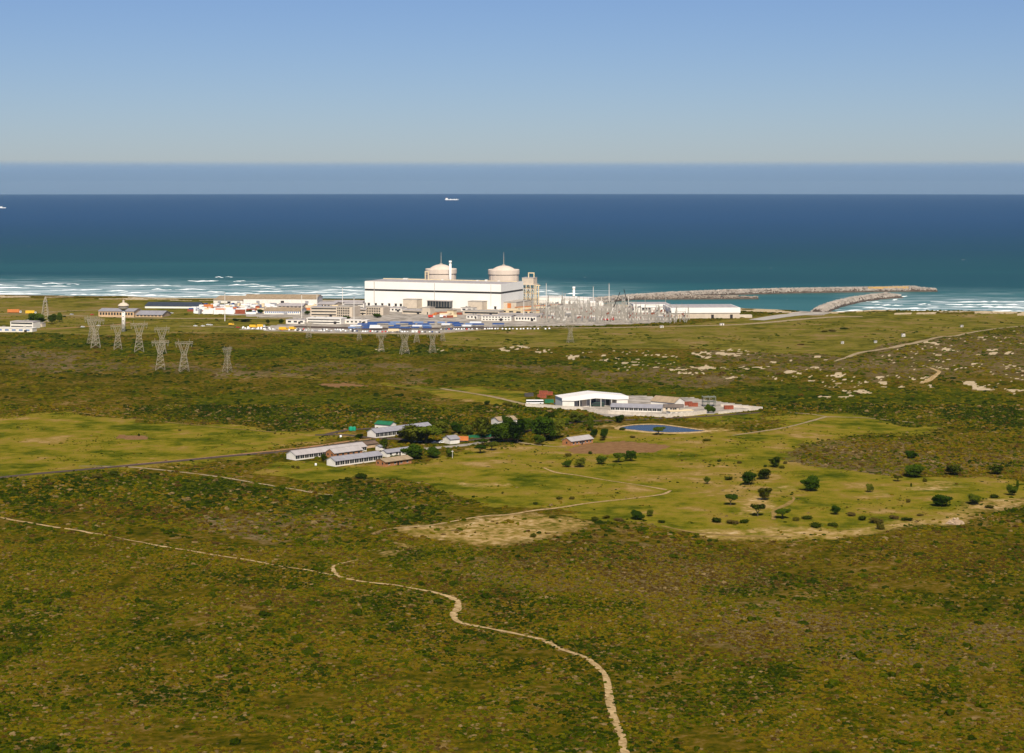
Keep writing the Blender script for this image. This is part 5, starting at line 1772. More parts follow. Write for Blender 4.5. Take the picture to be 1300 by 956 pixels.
gable_house('shed', 'small white shed with flat grey roof beside the brown one', (482, 572.5), 43, 4, 4, 2.6, .5, WHITEW, ROOFG, nwin=0, cat='shed')
gable_house('shed', 'shed with bright green roof and white end beyond the farm', (503, 543.2), 150, 12, 7, 2.8, 1.4, WHITEW, GREEN, nwin=0, cat='shed')
gable_house('shed', 'little open brick shed under the big trees behind the lawn', (640, 559.4), 8, 9, 5, 2.6, .8, BRICK, ROOFT, nwin=0, cat='shed')
for i, (px, rr) in enumerate(((445.6, 1.55), (449.8, 1.1))):
    p = G(px, 546.6)
    t = thing('water_tank', ['bigger of two green plastic water tanks by the heath', 'smaller of two green plastic water tanks by the heath'][i], 'water tank', p, 0, 'green water tanks')
    h = 2.3
    MB().lathe([(rr * .96, -.2), (rr, .3), (rr, h - .3), (rr * .9, h)], 20).build('shell', TEAL, t, smooth=True)
    MB().lathe([(rr * .9, h), (rr * .35, h + .25), (rr * .3, h + .4)], 20).build('lid', TEAL, t, smooth=True)
for px, py, lab in ((552, 563.2, 'dark car in the shade of the umbrella trees'), (530, 561.5, 'silver car parked under the umbrella trees'), (561, 562.3, 'white car beside the small grey roofed hut')):
    car(G(px, py), .5, lab.split()[0], lab, 'cars at the farm school')
for px, py, s, lab in ((400.9, 591.2, 1.2, 'white water drum on the lawn before the longest house'), (432.6, 555.6, 1.4, 'white gate post box where the tar road forks')):
    t = thing('water_drum', lab, 'drum', G(px, py))
    MB().lathe([(s * .5, -.1), (s * .5, s)], 14).build('shell', WHITEV, t, smooth=True); MB().lathe([(s * .52, s), (s * .4, s * 1.1)], 14).build('lid', WHITEV, t)
for px, py, w, h, lab in ((682 + 388, 436.6, 3.0, 4.0, 'small white hut on the plain beside the gravel road'), (1147.5, 427.6, 3.8, 5.0, 'grey white hut near the gravel road on the plain'), (1221.5, 415.4, 3, 3.4, 'tiny white hut on the plain towards the beach'),
                          (1112, 435.4, 3, 3.6, 'white marker hut near the sandy track end'), (840.5, 416.2, 4, 3.6, 'small white hut by the gravel road below the harbour shed'), (917, 413.2, 5, 3.4, 'white hut beside the road bend to the breakwater')):
    k = mpp(py); t = thing('small_hut', lab, 'hut', G(px, py), .3)
    MB().box(-w * k / 2, w * k / 2, 0, w * k * .8, -.4, h * k * .7).build('wall', WHITEW, t)
    MB().box(-w * k / 2 - .2, w * k / 2 + .2, -.2, w * k * .8 + .2, h * k * .7, h * k * .7 + .25).build('roof', ROOFP, t)
    MB().box(-.4, .5, -.06, .03, 0, 1.9).build('door', DARK, t)


def cairn(px, py, wpx, hpx, lab):
    k = mpp(py); p = G(px, py); rg = random.Random(2); b = MB()
    for _ in range(140):
        a = rg.random() * 6.28; r = rg.random() ** .6; w = wpx * k / 2
        z = hpx * k * (1 - r) * rg.uniform(.5, 1.0); s = rg.uniform(.25, .7)
        M = Matrix.Translation((math.cos(a) * r * w, math.sin(a) * r * w * .7, z)) @ Matrix.Rotation(rg.random() * 6, 4, 'Z') @ Matrix.Rotation(rg.random() * 6, 4, 'X')
        b.taper
        b.box(-s, s, -s * .8, s * .8, -s * .6, s * .6, M)
    b.box(-wpx * k * .25, wpx * k * .25, -wpx * k * .18, wpx * k * .18, -.3, hpx * k * .35)
    o = b.build('rock_pile', mat('rubble_stone', (.46, .34, .22), .95, .3, .8, spec=.05)); o.location = p
    tag(o, lab, 'rock pile')


cairn(1213, 664.8, 22, 8, 'pale rubble heap at the edge of the dark heath')


# ================================================================== TREES
M_LEAF = leaf_material('tree_leaf', [(0, (.019, .040, .002)), (.3, (.035, .062, .003)), (.6, (.060, .084, .005)), (1, (.105, .110, .009))])
M_LEAFB = leaf_material('bush_leaf', [(0, (.018, .030, .002)), (.4, (.036, .048, .003)), (.7, (.072, .062, .006)), (1, (.09, .060, .018))])


def crown_mesh(name, seed, lobes, n, leaf, mtl):
    """leaf sized faces spread over and through uneven lobes; height and width 1"""
    rg = random.Random(seed); V = []; Fc = []
    bm = bmesh.new()
    for (cx, cy, cz, rx, ry, rz) in lobes:
        g = bmesh.ops.create_icosphere(bm, subdivisions=2, radius=1)
        for v in g['verts']:
            j = rg.uniform(.5, .86)
            v.co = Vector((cx + v.co.x * rx * j, cy + v.co.y * ry * j, cz + v.co.z * rz * j))
    me = bpy.data.meshes.new(name); bm.to_mesh(me); bm.free()
    V = [tuple(v.co) for v in me.vertices]; Fc = [tuple(p.vertices) for p in me.polygons]
    vol = [l[3] * l[4] + l[3] * l[5] for l in lobes]; tot = sum(vol)
    for l, w in zip(lobes, vol):
        for _ in range(int(n * w / tot)):
            z = rg.uniform(-1, 1); a = rg.random() * 6.283; q = math.sqrt(1 - z * z)
            d = Vector((q * math.cos(a), q * math.sin(a), z)); rr = rg.uniform(.62, 1.18)
            c = Vector((l[0] + d.x * l[3] * rr, l[1] + d.y * l[4] * rr, l[2] + d.z * l[5] * rr))
            u = Vector((rg.gauss(0, 1), rg.gauss(0, 1), rg.gauss(0, 1))).normalized(); v = u.orthogonal().normalized()
            s = leaf * rg.uniform(.6, 1.3); k = len(V)
            for e, f in ((-1, -.6), (1, -.6), (1.1, .6), (-.9, .7)):
                V.append(tuple(c + u * s * e + v * s * f))
            Fc.append((k, k + 1, k + 2, k + 3))
    bpy.data.meshes.remove(me)
    me = bpy.data.meshes.new(name); me.from_pydata(V, [], Fc); me.materials.append(mtl); me.update()
    return me


def lobes_round(seed, trunk=.16, n=9):
    rg = random.Random(seed); L_ = [(0, 0, trunk + (1 - trunk) * .45, .34, .34, (1 - trunk) * .40)]
    for i in range(n):
        a = rg.random() * 6.28; r = rg.uniform(.14, .36); z = trunk + (1 - trunk) * rg.uniform(.16, .84)
        s = rg.uniform(.10, .24)
        L_.append((math.cos(a) * r, math.sin(a) * r, z, s, s, s * rg.uniform(.7, .95)))
    return L_


def lobes_flat(seed, n=11):
    rg = random.Random(seed); L_ = [(0, 0, .76, .30, .30, .16)]
    for i in range(n):
        a = rg.random() * 6.28; r = rg.uniform(.2, .38); s = rg.uniform(.12, .2)
        L_.append((math.cos(a) * r, math.sin(a) * r, rg.uniform(.62, .86), s, s, s * .75))
    return L_


def trunk_mesh(seed, spread, ht, r):
    rg = random.Random(seed); b = MB()
    b.bar((0, 0, -.04), (.01, 0, ht * .5), r, 7, r * .75)
    for i in range(5):
        a = i * 1.3 + rg.random(); e = Vector((math.cos(a) * spread * rg.uniform(.5, 1), math.sin(a) * spread * rg.uniform(.5, 1), ht * rg.uniform(1.0, 1.35)))
        b.bar((.01, 0, ht * .45), e, r * .6, 5, r * .25)
    return b.mesh('trunk', BARK)


TREEK = {}
for i in range(6):
    TREEK['round%d' % i] = (crown_mesh('crown', 100 + i, lobes_round(100 + i, [.14, .2, .1, .16, .22, .12][i], [9, 7, 11, 8, 10, 6][i]), 2400, .032, M_LEAF), trunk_mesh(i, .22, .42, .035))
for i in range(3):
    TREEK['flat%d' % i] = (crown_mesh('crown', 200 + i, lobes_flat(200 + i, [11, 9, 13][i]), 2200, .032, M_LEAF), trunk_mesh(20 + i, .3, .6, .035))
for i in range(2):
    rg = random.Random(i + 70)
    TREEK['tall%d' % i] = (crown_mesh('crown', 300 + i, [(rg.uniform(-.08, .08), rg.uniform(-.08, .08), .2 + .1 * j, .36 - abs(j - 3) * .045, .36 - abs(j - 3) * .045, .13) for j in range(8)], 1200, .03, M_LEAF), trunk_mesh(40 + i, .1, .5, .04))
BUSHK = [crown_mesh('bush', 400 + i, [(rg.uniform(-.25, .25), rg.uniform(-.25, .25), rg.uniform(.25, .5), rg.uniform(.2, .34), rg.uniform(.2, .34), rg.uniform(.25, .42)) for _ in range(7)], 500, .05, M_LEAFB) for i in range(5)]


def tree(px, py, wpx, hpx, kind, lab, group=None):
    k = mpp(py); p = G(px, py)
    t = thing('tree', lab, 'tree', p, random.random() * 6.28, group)
    q = random.uniform(.92, 1.22) * (1.06 if 500 < px < 720 and wpx > 18 else 1); t.scale = (wpx * k * 1.1 * q, wpx * k * random.uniform(.95, 1.2), hpx * k * 1.06)
    cr, tr = TREEK[kind]
    for nm, me in (('crown', cr), ('trunk', tr)):
        o = bpy.data.objects.new(nm, me); C.objects.link(o); o.parent = t
    return t


def bush(px, py, wpx, hpx, lab, group='bushes dotted over the pale field'):
    k = mpp(py); o = bpy.data.objects.new('bush', random.choice(BUSHK)); C.objects.link(o)
    o.location = G(px, py); o.scale = (wpx * k, wpx * k, hpx * k); o.rotation_euler = (0, 0, random.random() * 6.28)
    return tag(o, lab, 'bush', group)


R = lambda: 'round%d' % random.randint(0, 5)
T = [  # px, base py, width, height (photo px), kind, label
    (897.5, 614.5, 8, 9, 'round1', 'small dark tree standing beside a long low bush on the field'), (951.5, 615.5, 19, 17, 'round2', 'wide dark tree with full shadow, below the taller one near the field middle'), (971.5, 608.5, 18, 14, 'round0', 'dark tree just above the wide one near the field middle'),
    (1029.5, 623.5, 23, 17, 'round3', 'widest dark tree beside the two bare sand patches'), (983.5, 593, 16, 12, 'round4', 'dark tree with three small bushes huddled round it'), (927.5, 641.5, 16, 14, 'flat0', 'flat topped tree with visible trunk on the lower field'),
    (970.5, 635, 17, 15, 'round5', 'open crowned tree above the sandy track on the lower field'), (962, 655.5, 18, 15, 'flat1', 'domed tree left of the sandy track end'), (993.5, 658.5, 18, 13, 'flat2', 'domed tree right of the sandy track end, bushes beside it'),
    (1061, 653.5, 12, 11, 'round1', 'small dark tree at the end of the bush line on the lower field'), (1196.5, 643, 24, 15, 'round2', 'bright green round tree on the far field edge'), (1237, 640.5, 19, 12, 'round3', 'dull green tree beside the bright round one'),
    (1104.5, 625, 10, 10, 'round4', 'small upright tree alone beside pale sand'), (1140, 611, 11, 7, 'flat0', 'little flat tree on the grass below the scrub'),
    (720.5, 593, 11, 9, 'round0', 'first small tree in the row of five below the brick house'), (736.5, 593, 14, 11, 'round1', 'second small tree in the row of five below the brick house'), (764, 589.5, 14, 11, 'round2', 'middle tree in the row of five below the brick house'), (785.5, 587, 16, 12, 'flat1', 'fourth and wide tree in the row of five below the brick house'), (801, 585.5, 16, 13, 'round4', 'last tree in the row of five, touching the wide one'),
    (836, 552, 14, 10, 'flat2', 'round topped tree standing before the pond'), (790.5 - 4, 536.5, 13, 9, 'round3', 'dark round tree behind the pond corner'),
    (611, 556, 22, 26, 'round2', 'dark tree at the end of the shaded road, trunk showing'), (634, 561, 27, 20, 'round1', 'broad dark tree beside the little brick shed'), (645, 545, 16, 17, 'round0', 'pointed dark tree behind the little brick shed'), (657, 562.5, 27, 28, 'round3', 'tallest dark tree of the cluster above the lawn'),
    (692, 560, 32, 30, 'round4', 'large bushy green tree left of the lone brick house'), (704, 557, 26, 24, 'round5', 'lighter half of the large tree group near the brick house'), (731, 537, 20, 14, 'round1', 'wide dark tree beyond the lawn near the pond road'), (645, 561.5, 26, 22, 'round4', 'broad dark tree joining the tallest one and the brick shed'), (681, 549, 20, 17, 'round2', 'dark tree behind the large bushy tree'), (530, 562.5, 30, 19, 'round2', 'umbrella tree between the two wide ones over the shaded road'), (594, 552, 16, 13, 'round2', 'dark tree behind the bright orange container'), (580, 551, 18, 14, 'round4', 'low dark tree behind the small grey roofed hut'), (571, 580, 12, 9, 'round2', 'small dark tree on the lawn right of the white topped post'), (664, 549, 18, 18, 'round0', 'dark tree behind the tallest one'), (698, 535, 16, 10, 'round3', 'low dark tree by the tar road behind the large bushy tree'), (714, 540, 15, 9, 'round0', 'low dark tree on the far side of the tar road'), (749.5, 547, 12, 20, 'tall0', 'upright narrow tree between lawn and pond'),
    (754.5, 555.5, 9, 11, 'round0', 'small tree left of a pair below the upright tree'), (767, 556, 10, 12, 'round2', 'small tree right of a pair below the upright tree'), (609.5, 575.5, 14, 10, 'flat0', 'small flat tree on the lawn below the shaded road'), (613, 566.5, 16, 9, 'flat1', 'pale thin tree above the small lawn tree'), (624.5, 572, 14, 11, 'flat2', 'small domed tree on the lawn below the large ones'),
    (685, 565, 16, 12, 'round1', 'small round tree in front of the large bushy tree'), (519, 562, 36, 20, 'round4', 'wide umbrella tree in front of the grey roofed house, nearer the gable'), (540, 563, 36, 21, 'flat0', 'wide umbrella tree with brick coloured trunk over the shaded road'), (562, 550.5, 21, 14, 'round5', 'dark round tree beyond the umbrella trees'),
    (549.5, 581, 18, 13, 'round0', 'bushy tree on the lawn beside the white topped post'), (524, 583, 24, 16, 'round3', 'grey leaved bushy tree behind the corner brick house'), (487, 571.5, 10, 15, 'round2', 'dark tree squeezed between sheds and corner brick house'), (502, 587.5, 13, 9, 'round4', 'bushy tree hiding the wall of the corner brick house'), (411.5, 585.2, 9, 8, 'round1', 'bush like tree at the brick gable between the long houses'),
    (456.5, 556.5, 10, 6, 'round0', 'low round tree at the white gable of the farther house'), (899, 524.5, 9, 10, 'round3', 'dark tree at the foot of the drill tower'), (905.5, 524.6, 7, 8, 'round1', 'smaller dark tree beside the drill tower'), (833, 506.5, 8, 8, 'round2', 'round tree before the tan roof of the gabled store'), (843, 508, 7, 6, 'round4', 'small round tree beside the tan roof'),
    (47, 411.5, 20, 14, 'round2', 'large dark tree beside the lattice tower, the widest of its clump'), (66, 411, 13, 11, 'round1', 'dark tree on the other side of the lattice tower'), (75, 409, 8, 11, 'round3', 'slim dark tree at the end of the lattice tower clump'), (38.5, 410, 8, 8, 'round0', 'small dark tree at the edge of the widest tree'),
    (618, 514, 9, 5, 'round5', 'low dark tree on the pale strip behind the farm'), (808.5, 660, 16, 12, 'round0', 'dark round tree at the edge of the dark heath, beside a smaller one'), (825.5, 655.5, 10, 9, 'round2', 'smaller dark round tree beside the one at the heath edge'),
    (1043, 598, 0, 0, None, ''), (1157, 582, 15, 9, 'round4', 'dark round tree in the scrub beyond the field'), (1183, 585, 0, 0, None, ''), (1265, 602, 18, 10, 'round1', 'green tree in the scrub nearest the photo edge'), (1160, 606, 24, 14, 'round5', 'golden green broad tree at the scrub border'), (1212, 603, 24, 13, 'round0', 'broad dark tree in the scrub, beside the golden one'),
    (1285, 629, 15, 12, 'round3', 'dark leafy tree at the field corner by pale stones'), (1292, 622, 5, 12, 'tall1', 'thin upright tree at the field corner by pale stones'), (481, 608, 0, 0, None, ''),
]
for q in T:
    if q[4]:
        tree(*q)
for i in range(9):                                            # shelter trees among the works
    px, py = [(331, 397.8), (316, 398.4), (390, 399.8), (312, 408.5), (300, 407.6), (340, 411.2), (357, 411.4), (479, 403.4), (440, 405.6)][i]
    lab = ['dark tree at the corner of the blue windowed workshop', 'dark tree among containers before the blue windowed workshop', 'dark tree between workshop and banded offices', 'dark low tree on the verge below the container yard', 'dark tree on the verge beside the container yard mast', 'lone dark tree on the lawn left of the canteen',
           'dark round tree beside the white entrance hall of the canteen', 'dark tree before the wide low gridded tower', 'low dark tree under the farther gridded tower'][i]
    tree(px, py, [9, 9, 9, 14, 10, 5, 7, 10, 12][i], [5, 4.5, 5, 3.5, 3, 5, 6, 5, 4][i], R(), lab)
B_ = [(925.5, 609, 16, 5, 'long low bush beside the small dark tree on the field'), (913, 586.5, 5, 5, 'small dark stump like bush far out on the field'), (939, 588.6, 7, 4, 'tiny dark bush pair on the field'), (971.5, 593, 5, 4, 'bush touching the tree with three bushes, nearest side'), (993, 594.6, 8, 5, 'bush below the tree with three bushes'), (997, 589, 6, 5, 'bush behind the tree with three bushes'),
      (909, 663, 15, 8, 'round green bush at the near field edge'), (930, 665, 18, 6, 'low dark bush in the near bush line'), (945, 664, 12, 6, 'low green bush in the near bush line'), (1011, 661, 12, 6, 'dark bush beside the domed tree'), (1024, 659, 14, 6, 'dark green bush in the lower bush line'), (1036, 669, 18, 7, 'wide bush on the sandy edge'), (1058, 668, 14, 6, 'low bush beside the wide sandy edge bush'),
      (1095, 660, 16, 6, 'brown bush in the far bush line'), (1112, 664, 22, 8, 'wide dark bush in the far bush line'), (1118, 672, 12, 10, 'taller dark bush in the far bush line'), (1135, 659, 14, 6, 'russet bush in the far bush line'), (1150, 661, 16, 5, 'flat green bush in the far bush line'), (1082, 655, 12, 6, 'round bush left of the far bush line'),
      (710, 634, 9, 5, 'first of two dark bushes near the dirt track bend'), (726, 634, 8, 5, 'second of two dark bushes near the dirt track bend'), (638, 627, 4, 4, 'lone dark shrub on the pale field'), (735, 578, 0, 0, ''), (750, 576.5, 7, 5, 'dark shrub at the ploughed patch'), (722, 579, 10, 5, 'shrub at the corner of the ploughed patch'),
      (441, 610, 9, 6, 'dark bush on the lawn before the corner brick house'), (469, 612.5, 12, 6, 'green bush on the lawn before the corner brick house'), (460, 607, 20, 7, 'grey brown bush on the lawn before the corner brick house'), (371.5, 594, 5, 4, 'dark bush on the lawn, smaller of two'), (378.5, 595, 6, 5, 'dark bush on the lawn, bigger of two'),
      (680, 640.5, 9, 4, 'dark bush near the dirt track'), (702, 657.5, 10, 4, 'dark bush under the dirt track'), (755, 660, 14, 5, 'wide dark bush at the heath edge'), (770, 658, 14, 5, 'dark brown bush at the heath edge'), (787, 661, 16, 5, 'low dark bush at the heath edge'), (677, 681.5, 10, 5, 'dark bush on the sandy clearing'), (840, 664, 10, 5, 'dark bush beyond the round heath edge tree'),
      (146, 603, 16, 7, 'dark round bush below the tar road at the heath edge'), (123, 607, 16, 8, 'dark bush below the tar road, nearest the photo edge'), (185, 607, 12, 5, 'dark bush below the tar road where the pale track starts'), (214, 531.5, 6, 3, 'dark shrub beyond the pale field'), (259, 538.5, 5, 3, 'dark shrub at the far border of the pale field'), (341, 547.5, 8, 4, 'dark shrub near the field corner'), (349, 551, 4, 3, 'tiny dark shrub near the field corner'),
      (176, 553.5, 4, 4, 'brown shrub on the pale field'), (228, 547, 4, 2.4, 'tiny green shrub far on the pale field'), (1047, 574, 14, 6, 'dark bush at the border of the grey scrub'), (1020, 568, 8, 4, 'small bush at the border of the grey scrub'), (897, 560, 12, 4, 'flat bush between pond and field'), (1168, 655, 10, 4, 'green bush near the rubble heap'), (1255, 645, 12, 5, 'bush on the sandy field corner'), (1262, 632, 14, 6, 'bush beside the pale stones'),
      (790, 546, 9, 4, 'bush on the pond bank corner'), (765, 559, 12, 4, 'bush between lone brick house and pond'), (803, 556, 7, 4, 'small shrub below the pond'), (1157, 618, 3, 6, 'upright dark shrub on the sandy field'), (1188, 600, 0, 0, ''), (1153, 638, 6, 6, 'dark shrub beside pale sand'), (1174, 612, 6, 6, 'dark upright shrub near the scrub'),
      (645, 515, 14, 6, 'dark bush beside the pale strip behind the farm'), (1072, 418, 12, 3, 'dark bush on the coastal plain'), (1058, 420.5, 14, 3, 'long dark bush on the coastal plain'), (1047, 421.5, 10, 3, 'dark bush at the end of the coastal plain group')]
for q in B_:
    if q[2]:
        bush(*q)

PROTO = bpy.data.collections.new('shrub_kinds')
for i, (fl, nb, sp) in enumerate([(.75, 4, .28), (.6, 5, .34), (.95, 3, .3), (.5, 6, .3), (.8, 4, .42), (1.15, 3, .36)]):
    o = bpy.data.objects.new('shrub_kind_%s' % 'abcdef'[i], shrub_mesh('shrub_kind', 40 + i, fl, nb, sp)); PROTO.objects.link(o)


def scatter(name, label, xyz, rot, scl, idx, tint):
    me = bpy.data.meshes.new(name)
    me.vertices.add(len(xyz)); me.vertices.foreach_set('co', xyz.astype(np.float32).ravel())
    for nm, ty, key, ar in (('rot', 'FLOAT', 'value', rot), ('scl', 'FLOAT_VECTOR', 'vector', scl), ('idx', 'INT', 'value', idx), ('tint', 'FLOAT', 'value', tint)):
        a = me.attributes.new(nm, ty, 'POINT'); a.data.foreach_set(key, np.ascontiguousarray(ar).ravel().astype(np.int32 if ty == 'INT' else np.float32))
    me.update()
    o = bpy.data.objects.new(name, me); C.objects.link(o)
    ng = bpy.data.node_groups.new(name, 'GeometryNodeTree')
    ng.interface.new_socket('Geometry', in_out='INPUT', socket_type='NodeSocketGeometry')
    ng.interface.new_socket('Geometry', in_out='OUTPUT', socket_type='NodeSocketGeometry')
    N = ng.nodes; L = ng.links
    gi = N.new('NodeGroupInput'); go = N.new('NodeGroupOutput')
    ci = N.new('GeometryNodeCollectionInfo'); ci.inputs['Collection'].default_value = PROTO
    ci.inputs['Separate Children'].default_value = True; ci.inputs['Reset Children'].default_value = True
    ip = N.new('GeometryNodeInstanceOnPoints'); ip.inputs['Pick Instance'].default_value = True

    def na(n, t):
        q = N.new('GeometryNodeInputNamedAttribute'); q.data_type = t; q.inputs['Name'].default_value = n
        return q.outputs['Attribute']
    cx = N.new('ShaderNodeCombineXYZ'); L.new(na('rot', 'FLOAT'), cx.inputs['Z'])
    L.new(gi.outputs[0], ip.inputs['Points']); L.new(ci.outputs[0], ip.inputs['Instance'])
    L.new(na('idx', 'INT'), ip.inputs['Instance Index']); L.new(cx.outputs[0], ip.inputs['Rotation']); L.new(na('scl', 'FLOAT_VECTOR'), ip.inputs['Scale'])
    L.new(ip.outputs[0], go.inputs[0])
    md = o.modifiers.new('scatter', 'NODES'); md.node_group = ng
    tag(o, label, None, None, 'stuff')
    return o


def road_dist(x, y):
    """distance to the nearest track centre line minus its half width"""
    best = np.full(x.shape, 1e9)
    for A in ROADS:
        lo = A[:, :2].min(0) - 12; hi = A[:, :2].max(0) + 12
        k = np.where((x > lo[0]) & (x < hi[0]) & (y > lo[1]) & (y < hi[1]))[0]
        if not len(k):
            continue
        xs = x[k]; ys = y[k]; b = np.full(xs.shape, 1e9)
        for i in range(len(A) - 1):
            ax, ay, w = A[i]; bx, by, _ = A[i + 1]
            dx, dy = bx - ax, by - ay
            t = np.clip(((xs - ax) * dx + (ys - ay) * dy) / (dx * dx + dy * dy + 1e-9), 0, 1)
            b = np.minimum(b, np.hypot(xs - ax - t * dx, ys - ay - t * dy) - w / 2)
        best[k] = np.minimum(best[k], b)
    return best




def heath(name, label, d0, d1, n, smin, smax, flat=1.0, far=False):
    # uniform over the area of a fan on the ground
    u = RNG.random(n); y = np.sqrt(d0 ** 2 + u * (d1 ** 2 - d0 ** 2))
    x = (RNG.random(n) * 2 - 1) * (.30 * y + 110)
    cv = cover(x, y)
    pn = fbm(x / 42.0, y / 42.0, 5, 4); pm = fbm(x / 14.0, y / 14.0, 15, 3); ps = fbm(x / 5.0, y / 5.0, 25, 2)
    p = np.full(n, .75) * sstep(.30, .52, pm * .6 + pn * .4)
    p = np.where(cv['dark'] > .5, np.maximum(p, .9), p)
    p = np.where(cv['grey'] > .5, np.maximum(p, .7), p)
    fieldp = .20 * sstep(.50, .64, pm * .5 + pn * .5) if not far else .012 * sstep(.5, .66, pn)
    p = p * (1 - np.clip(cv['field'] * 1.25, 0, 1)) + fieldp * np.clip(cv['field'] * 1.25, 0, 1)
    p = np.where(cv['plain'] > .5, .16 * sstep(.5, .64, pn), p)
    p = np.where(cv['sand'] > .5, .10 * sstep(.45, .6, pm), p); p = np.where(cv['dune'] > .5, .05, p); p = np.where(cv['yard'] > .5, 0, p); p = np.where(cv['plough'] > .5, 0.0, p)
    rd = road_dist(x, y)
    p = np.where(rd < -.25, 0, p)
    for (kx, ky, kr) in KEEP_OUT:
        p = np.where((x - kx) ** 2 + (y - ky) ** 2 < kr * kr, 0, p)
    k = RNG.random(n) < p
    x, y, pn, pm, ps = x[k], y[k], pn[k], pm[k], ps[k]
    grey = cv['grey'][k]; dark = cv['dark'][k]; fl = cv['field'][k]
    m = len(x)
    s = (smin + (smax - smin) * RNG.random(m) ** 2.2) * (1 - .45 * fl)
    z = hgt(x, y) - .08 * s
    sc = np.stack([s * RNG.uniform(.8, 1.5, m), s * RNG.uniform(.8, 1.5, m), s * RNG.uniform(.55, 1.0, m) * flat], 1)
    pat = fbm(x / 22.0, y / 30.0, 61, 3)
    tint = .04 + .46 * RNG.random(m) ** 1.2 + (pat - .5) * .9 + .34 * grey * RNG.random(m) - .18 * dark
    gold = fbm(x / 60.0, y / 60.0, 71, 3)
    tint = np.where((gold > .55) & (RNG.random(m) < .3), .55, tint)
    stem = RNG.random(m) < .065
    tint = np.where(stem, .75 + .25 * RNG.random(m), tint)
    tint = np.where(RNG.random(m) < .08 + .30 * cv['brown'][k], .60 + .07 * RNG.random(m), tint)
    if far:
        tint = .16 + (tint - .16) * .62
    scatter(name, label, np.stack([x, y, z], 1), RNG.random(m) * 6.28, sc, RNG.integers(0, 6, m), np.clip(tint, 0, 1))
    return m


def all_heath():
    a = heath('heath_shrubs', 'dense low green and brown shrubs covering the near ground', 430, 800, 420000, .22, 1.05)
    b = heath('thicket_shrubs', 'low dark shrubs of the heath around the farm field', 800, 1300, 185000, .4, 1.7)
    c = heath('distant_shrubs', 'dark shrub clumps of the heath beyond the farm', 1300, 2250, 66000, .8, 2.8, .75, True)
    n = 3200
    u = RNG.random(n); y = np.sqrt(440 ** 2 + u * (1000 ** 2 - 440 ** 2)); x = (RNG.random(n) * 2 - 1) * (.30 * y + 110)
    cv = cover(x, y); k = (cv['field'] < .2) & (cv['sand'] < .2) & (cv['plough'] < .5) & (road_dist(x, y) > 1.5) & (fbm(x / 60, y / 60, 83, 3) > .44)
    for (kx, ky, kr) in KEEP_OUT:
        k &= (x - kx) ** 2 + (y - ky) ** 2 > kr * kr
    x, y = x[k], y[k]; m = len(x); sz = .9 + 1.3 * RNG.random(m) ** 2.5
    scatter('tall_shrubs', 'scattered taller dark green shrubs standing out of the heath', np.stack([x, y, hgt(x, y) - .1], 1), RNG.random(m) * 6.28,
            np.stack([sz * RNG.uniform(1, 1.7, m), sz * RNG.uniform(1, 1.7, m), sz * RNG.uniform(.7, 1.1, m)], 1), RNG.integers(0, 6, m), .02 + .2 * RNG.random(m))
    print('shrubs', a, b, c)


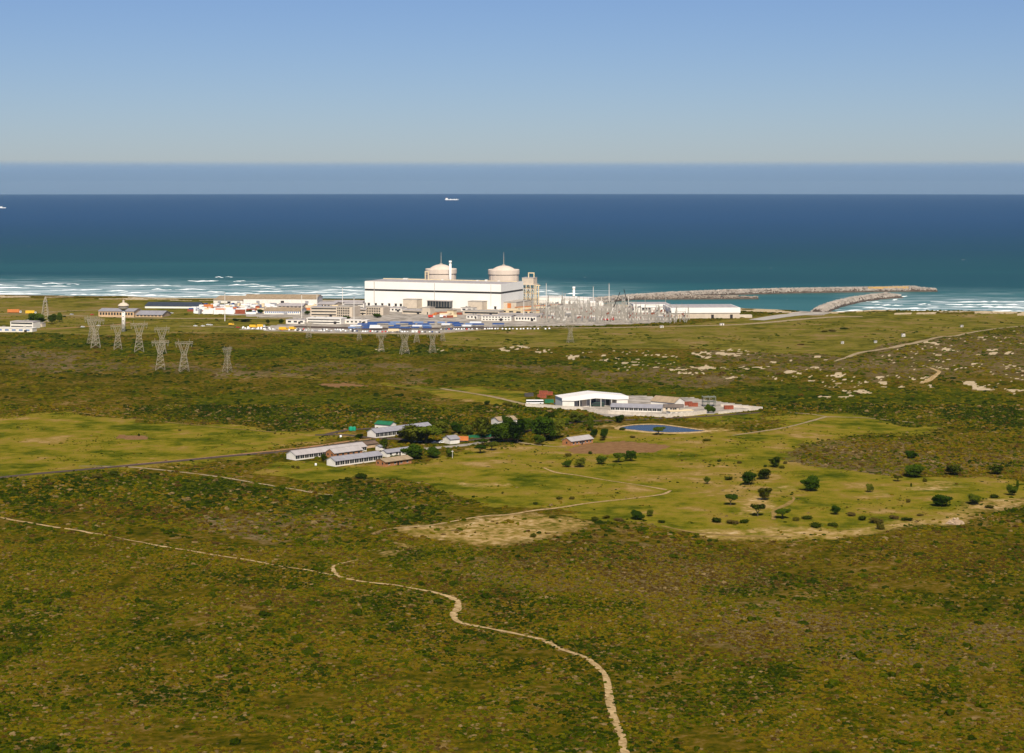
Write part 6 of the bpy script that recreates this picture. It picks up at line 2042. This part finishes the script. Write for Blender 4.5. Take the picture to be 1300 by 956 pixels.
# ================================================================== AIR, SKY, LIGHT, CAMERA
def air():
    m = bpy.data.materials.new('sea_air')
    nt, N, L = nodes_of(m)
    N.remove(N['Principled BSDF'])
    v = N.new('ShaderNodeVolumePrincipled')
    v.inputs['Color'].default_value = (.345, .50, .665, 1)
    v.inputs['Density'].default_value = 1.1e-5
    v.inputs['Anisotropy'].default_value = -.2
    L.new(v.outputs[0], N['Material Output'].inputs['Volume'])
    o = MB().box(-23000, 23000, -1900, 50800, -240, 168).build('haze', m)
    tag(o, 'thin pale blue sea air over land and water', None, None, 'stuff')
    # a long low bank of marine fog lying beyond the horizon
    m = bpy.data.materials.new('fog_bank')
    nt, N, L = nodes_of(m)
    N.remove(N['Principled BSDF'])
    v = N.new('ShaderNodeVolumePrincipled')
    v.inputs['Color'].default_value = (.30, .46, .66, 1)
    v.inputs['Density'].default_value = .42e-4
    v.inputs['Anisotropy'].default_value = -.25
    L.new(v.outputs[0], N['Material Output'].inputs['Volume'])
    for q, (z1, r0) in enumerate(((560, 54000), (640, 54400), (705, 54800), (765, 55200), (820, 55600))):
        b = MB()
        r1, z0 = 70000, -500 - q * 3
        n = 40
        for r in (r0, r1 + q * 10):
            for z in (z0, z1):
                for i in range(n + 1):
                    t = math.radians(-42 - q * .1 + (84 + q * .2) * i / n)
                    b.v.append((r * math.sin(t), r * math.cos(t), z))
        k = n + 1
        for i in range(n):
            b.f += [(i, i + 1, k + i + 1, k + i), (2 * k + i + 1, 2 * k + i, 3 * k + i, 3 * k + i + 1), (k + i, k + i + 1, 3 * k + i + 1, 3 * k + i), (i + 1, i, 2 * k + i, 2 * k + i + 1)]
        b.f += [(0, k, 3 * k, 2 * k), (n, 2 * k + n, 3 * k + n, k + n)]
        o = b.build('fog_bank', m)
        tag(o, 'soft topped bank of blue grey sea fog along the horizon', None, 'layers of the sea fog', 'stuff')


air()
SUN_EL, SUN_AZ = math.radians(46), math.radians(-4)      # behind the camera, to its left
sd = Vector((-math.sin(SUN_AZ) * math.cos(SUN_EL), -math.cos(SUN_AZ) * math.cos(SUN_EL), math.sin(SUN_EL)))
sun = bpy.data.lights.new('sun', 'SUN'); sun.energy = 4.2; sun.angle = math.radians(.53); sun.color = (1, .90, .74)
so = bpy.data.objects.new('sun', sun); C.objects.link(so)
so.rotation_euler = sd.to_track_quat('Z', 'Y').to_euler(); so.location = (-300, -800, 1500)

w = bpy.data.worlds.new('World'); S.world = w; w.use_nodes = True
N = w.node_tree.nodes; L = w.node_tree.links
sk = N.new('ShaderNodeTexSky'); sk.sky_type = 'NISHITA'; sk.sun_disc = False
sk.sun_elevation = SUN_EL; sk.sun_rotation = PI + SUN_AZ
sk.altitude = 160; sk.air_density = 1.0; sk.dust_density = .25; sk.ozone_density = 2.5
bg = N['Background']; bg.inputs['Strength'].default_value = .07
tm = N.new('ShaderNodeMix'); tm.data_type = 'RGBA'; tm.blend_type = 'MULTIPLY'; tm.inputs['Factor'].default_value = 1
tm.inputs['B'].default_value = (.50, .585, .82, 1)
L.new(sk.outputs[0], tm.inputs['A']); L.new(tm.outputs['Result'], bg.inputs['Color'])

cam = bpy.data.cameras.new('camera'); co_ = bpy.data.objects.new('camera', cam); C.objects.link(co_)
co_.location = (0, 0, H); co_.rotation_euler = (math.radians(90), 0, 0)
cam.sensor_width = 36; cam.lens = 36 * F / 1300
cam.shift_y = -(478 - Y0) / 1300
cam.clip_start = 1; cam.clip_end = 200000
S.camera = co_
S.view_settings.view_transform = 'Standard'; S.view_settings.look = 'None'
S.view_settings.exposure = .48; S.view_settings.gamma = 1
S.view_settings.use_curve_mapping = False
S.cycles.use_denoising = True
S.cycles.max_bounces = 5; S.cycles.diffuse_bounces = 2; S.cycles.glossy_bounces = 2; S.cycles.volume_bounces = 1
S.cycles.transparent_max_bounces = 8
all_heath()
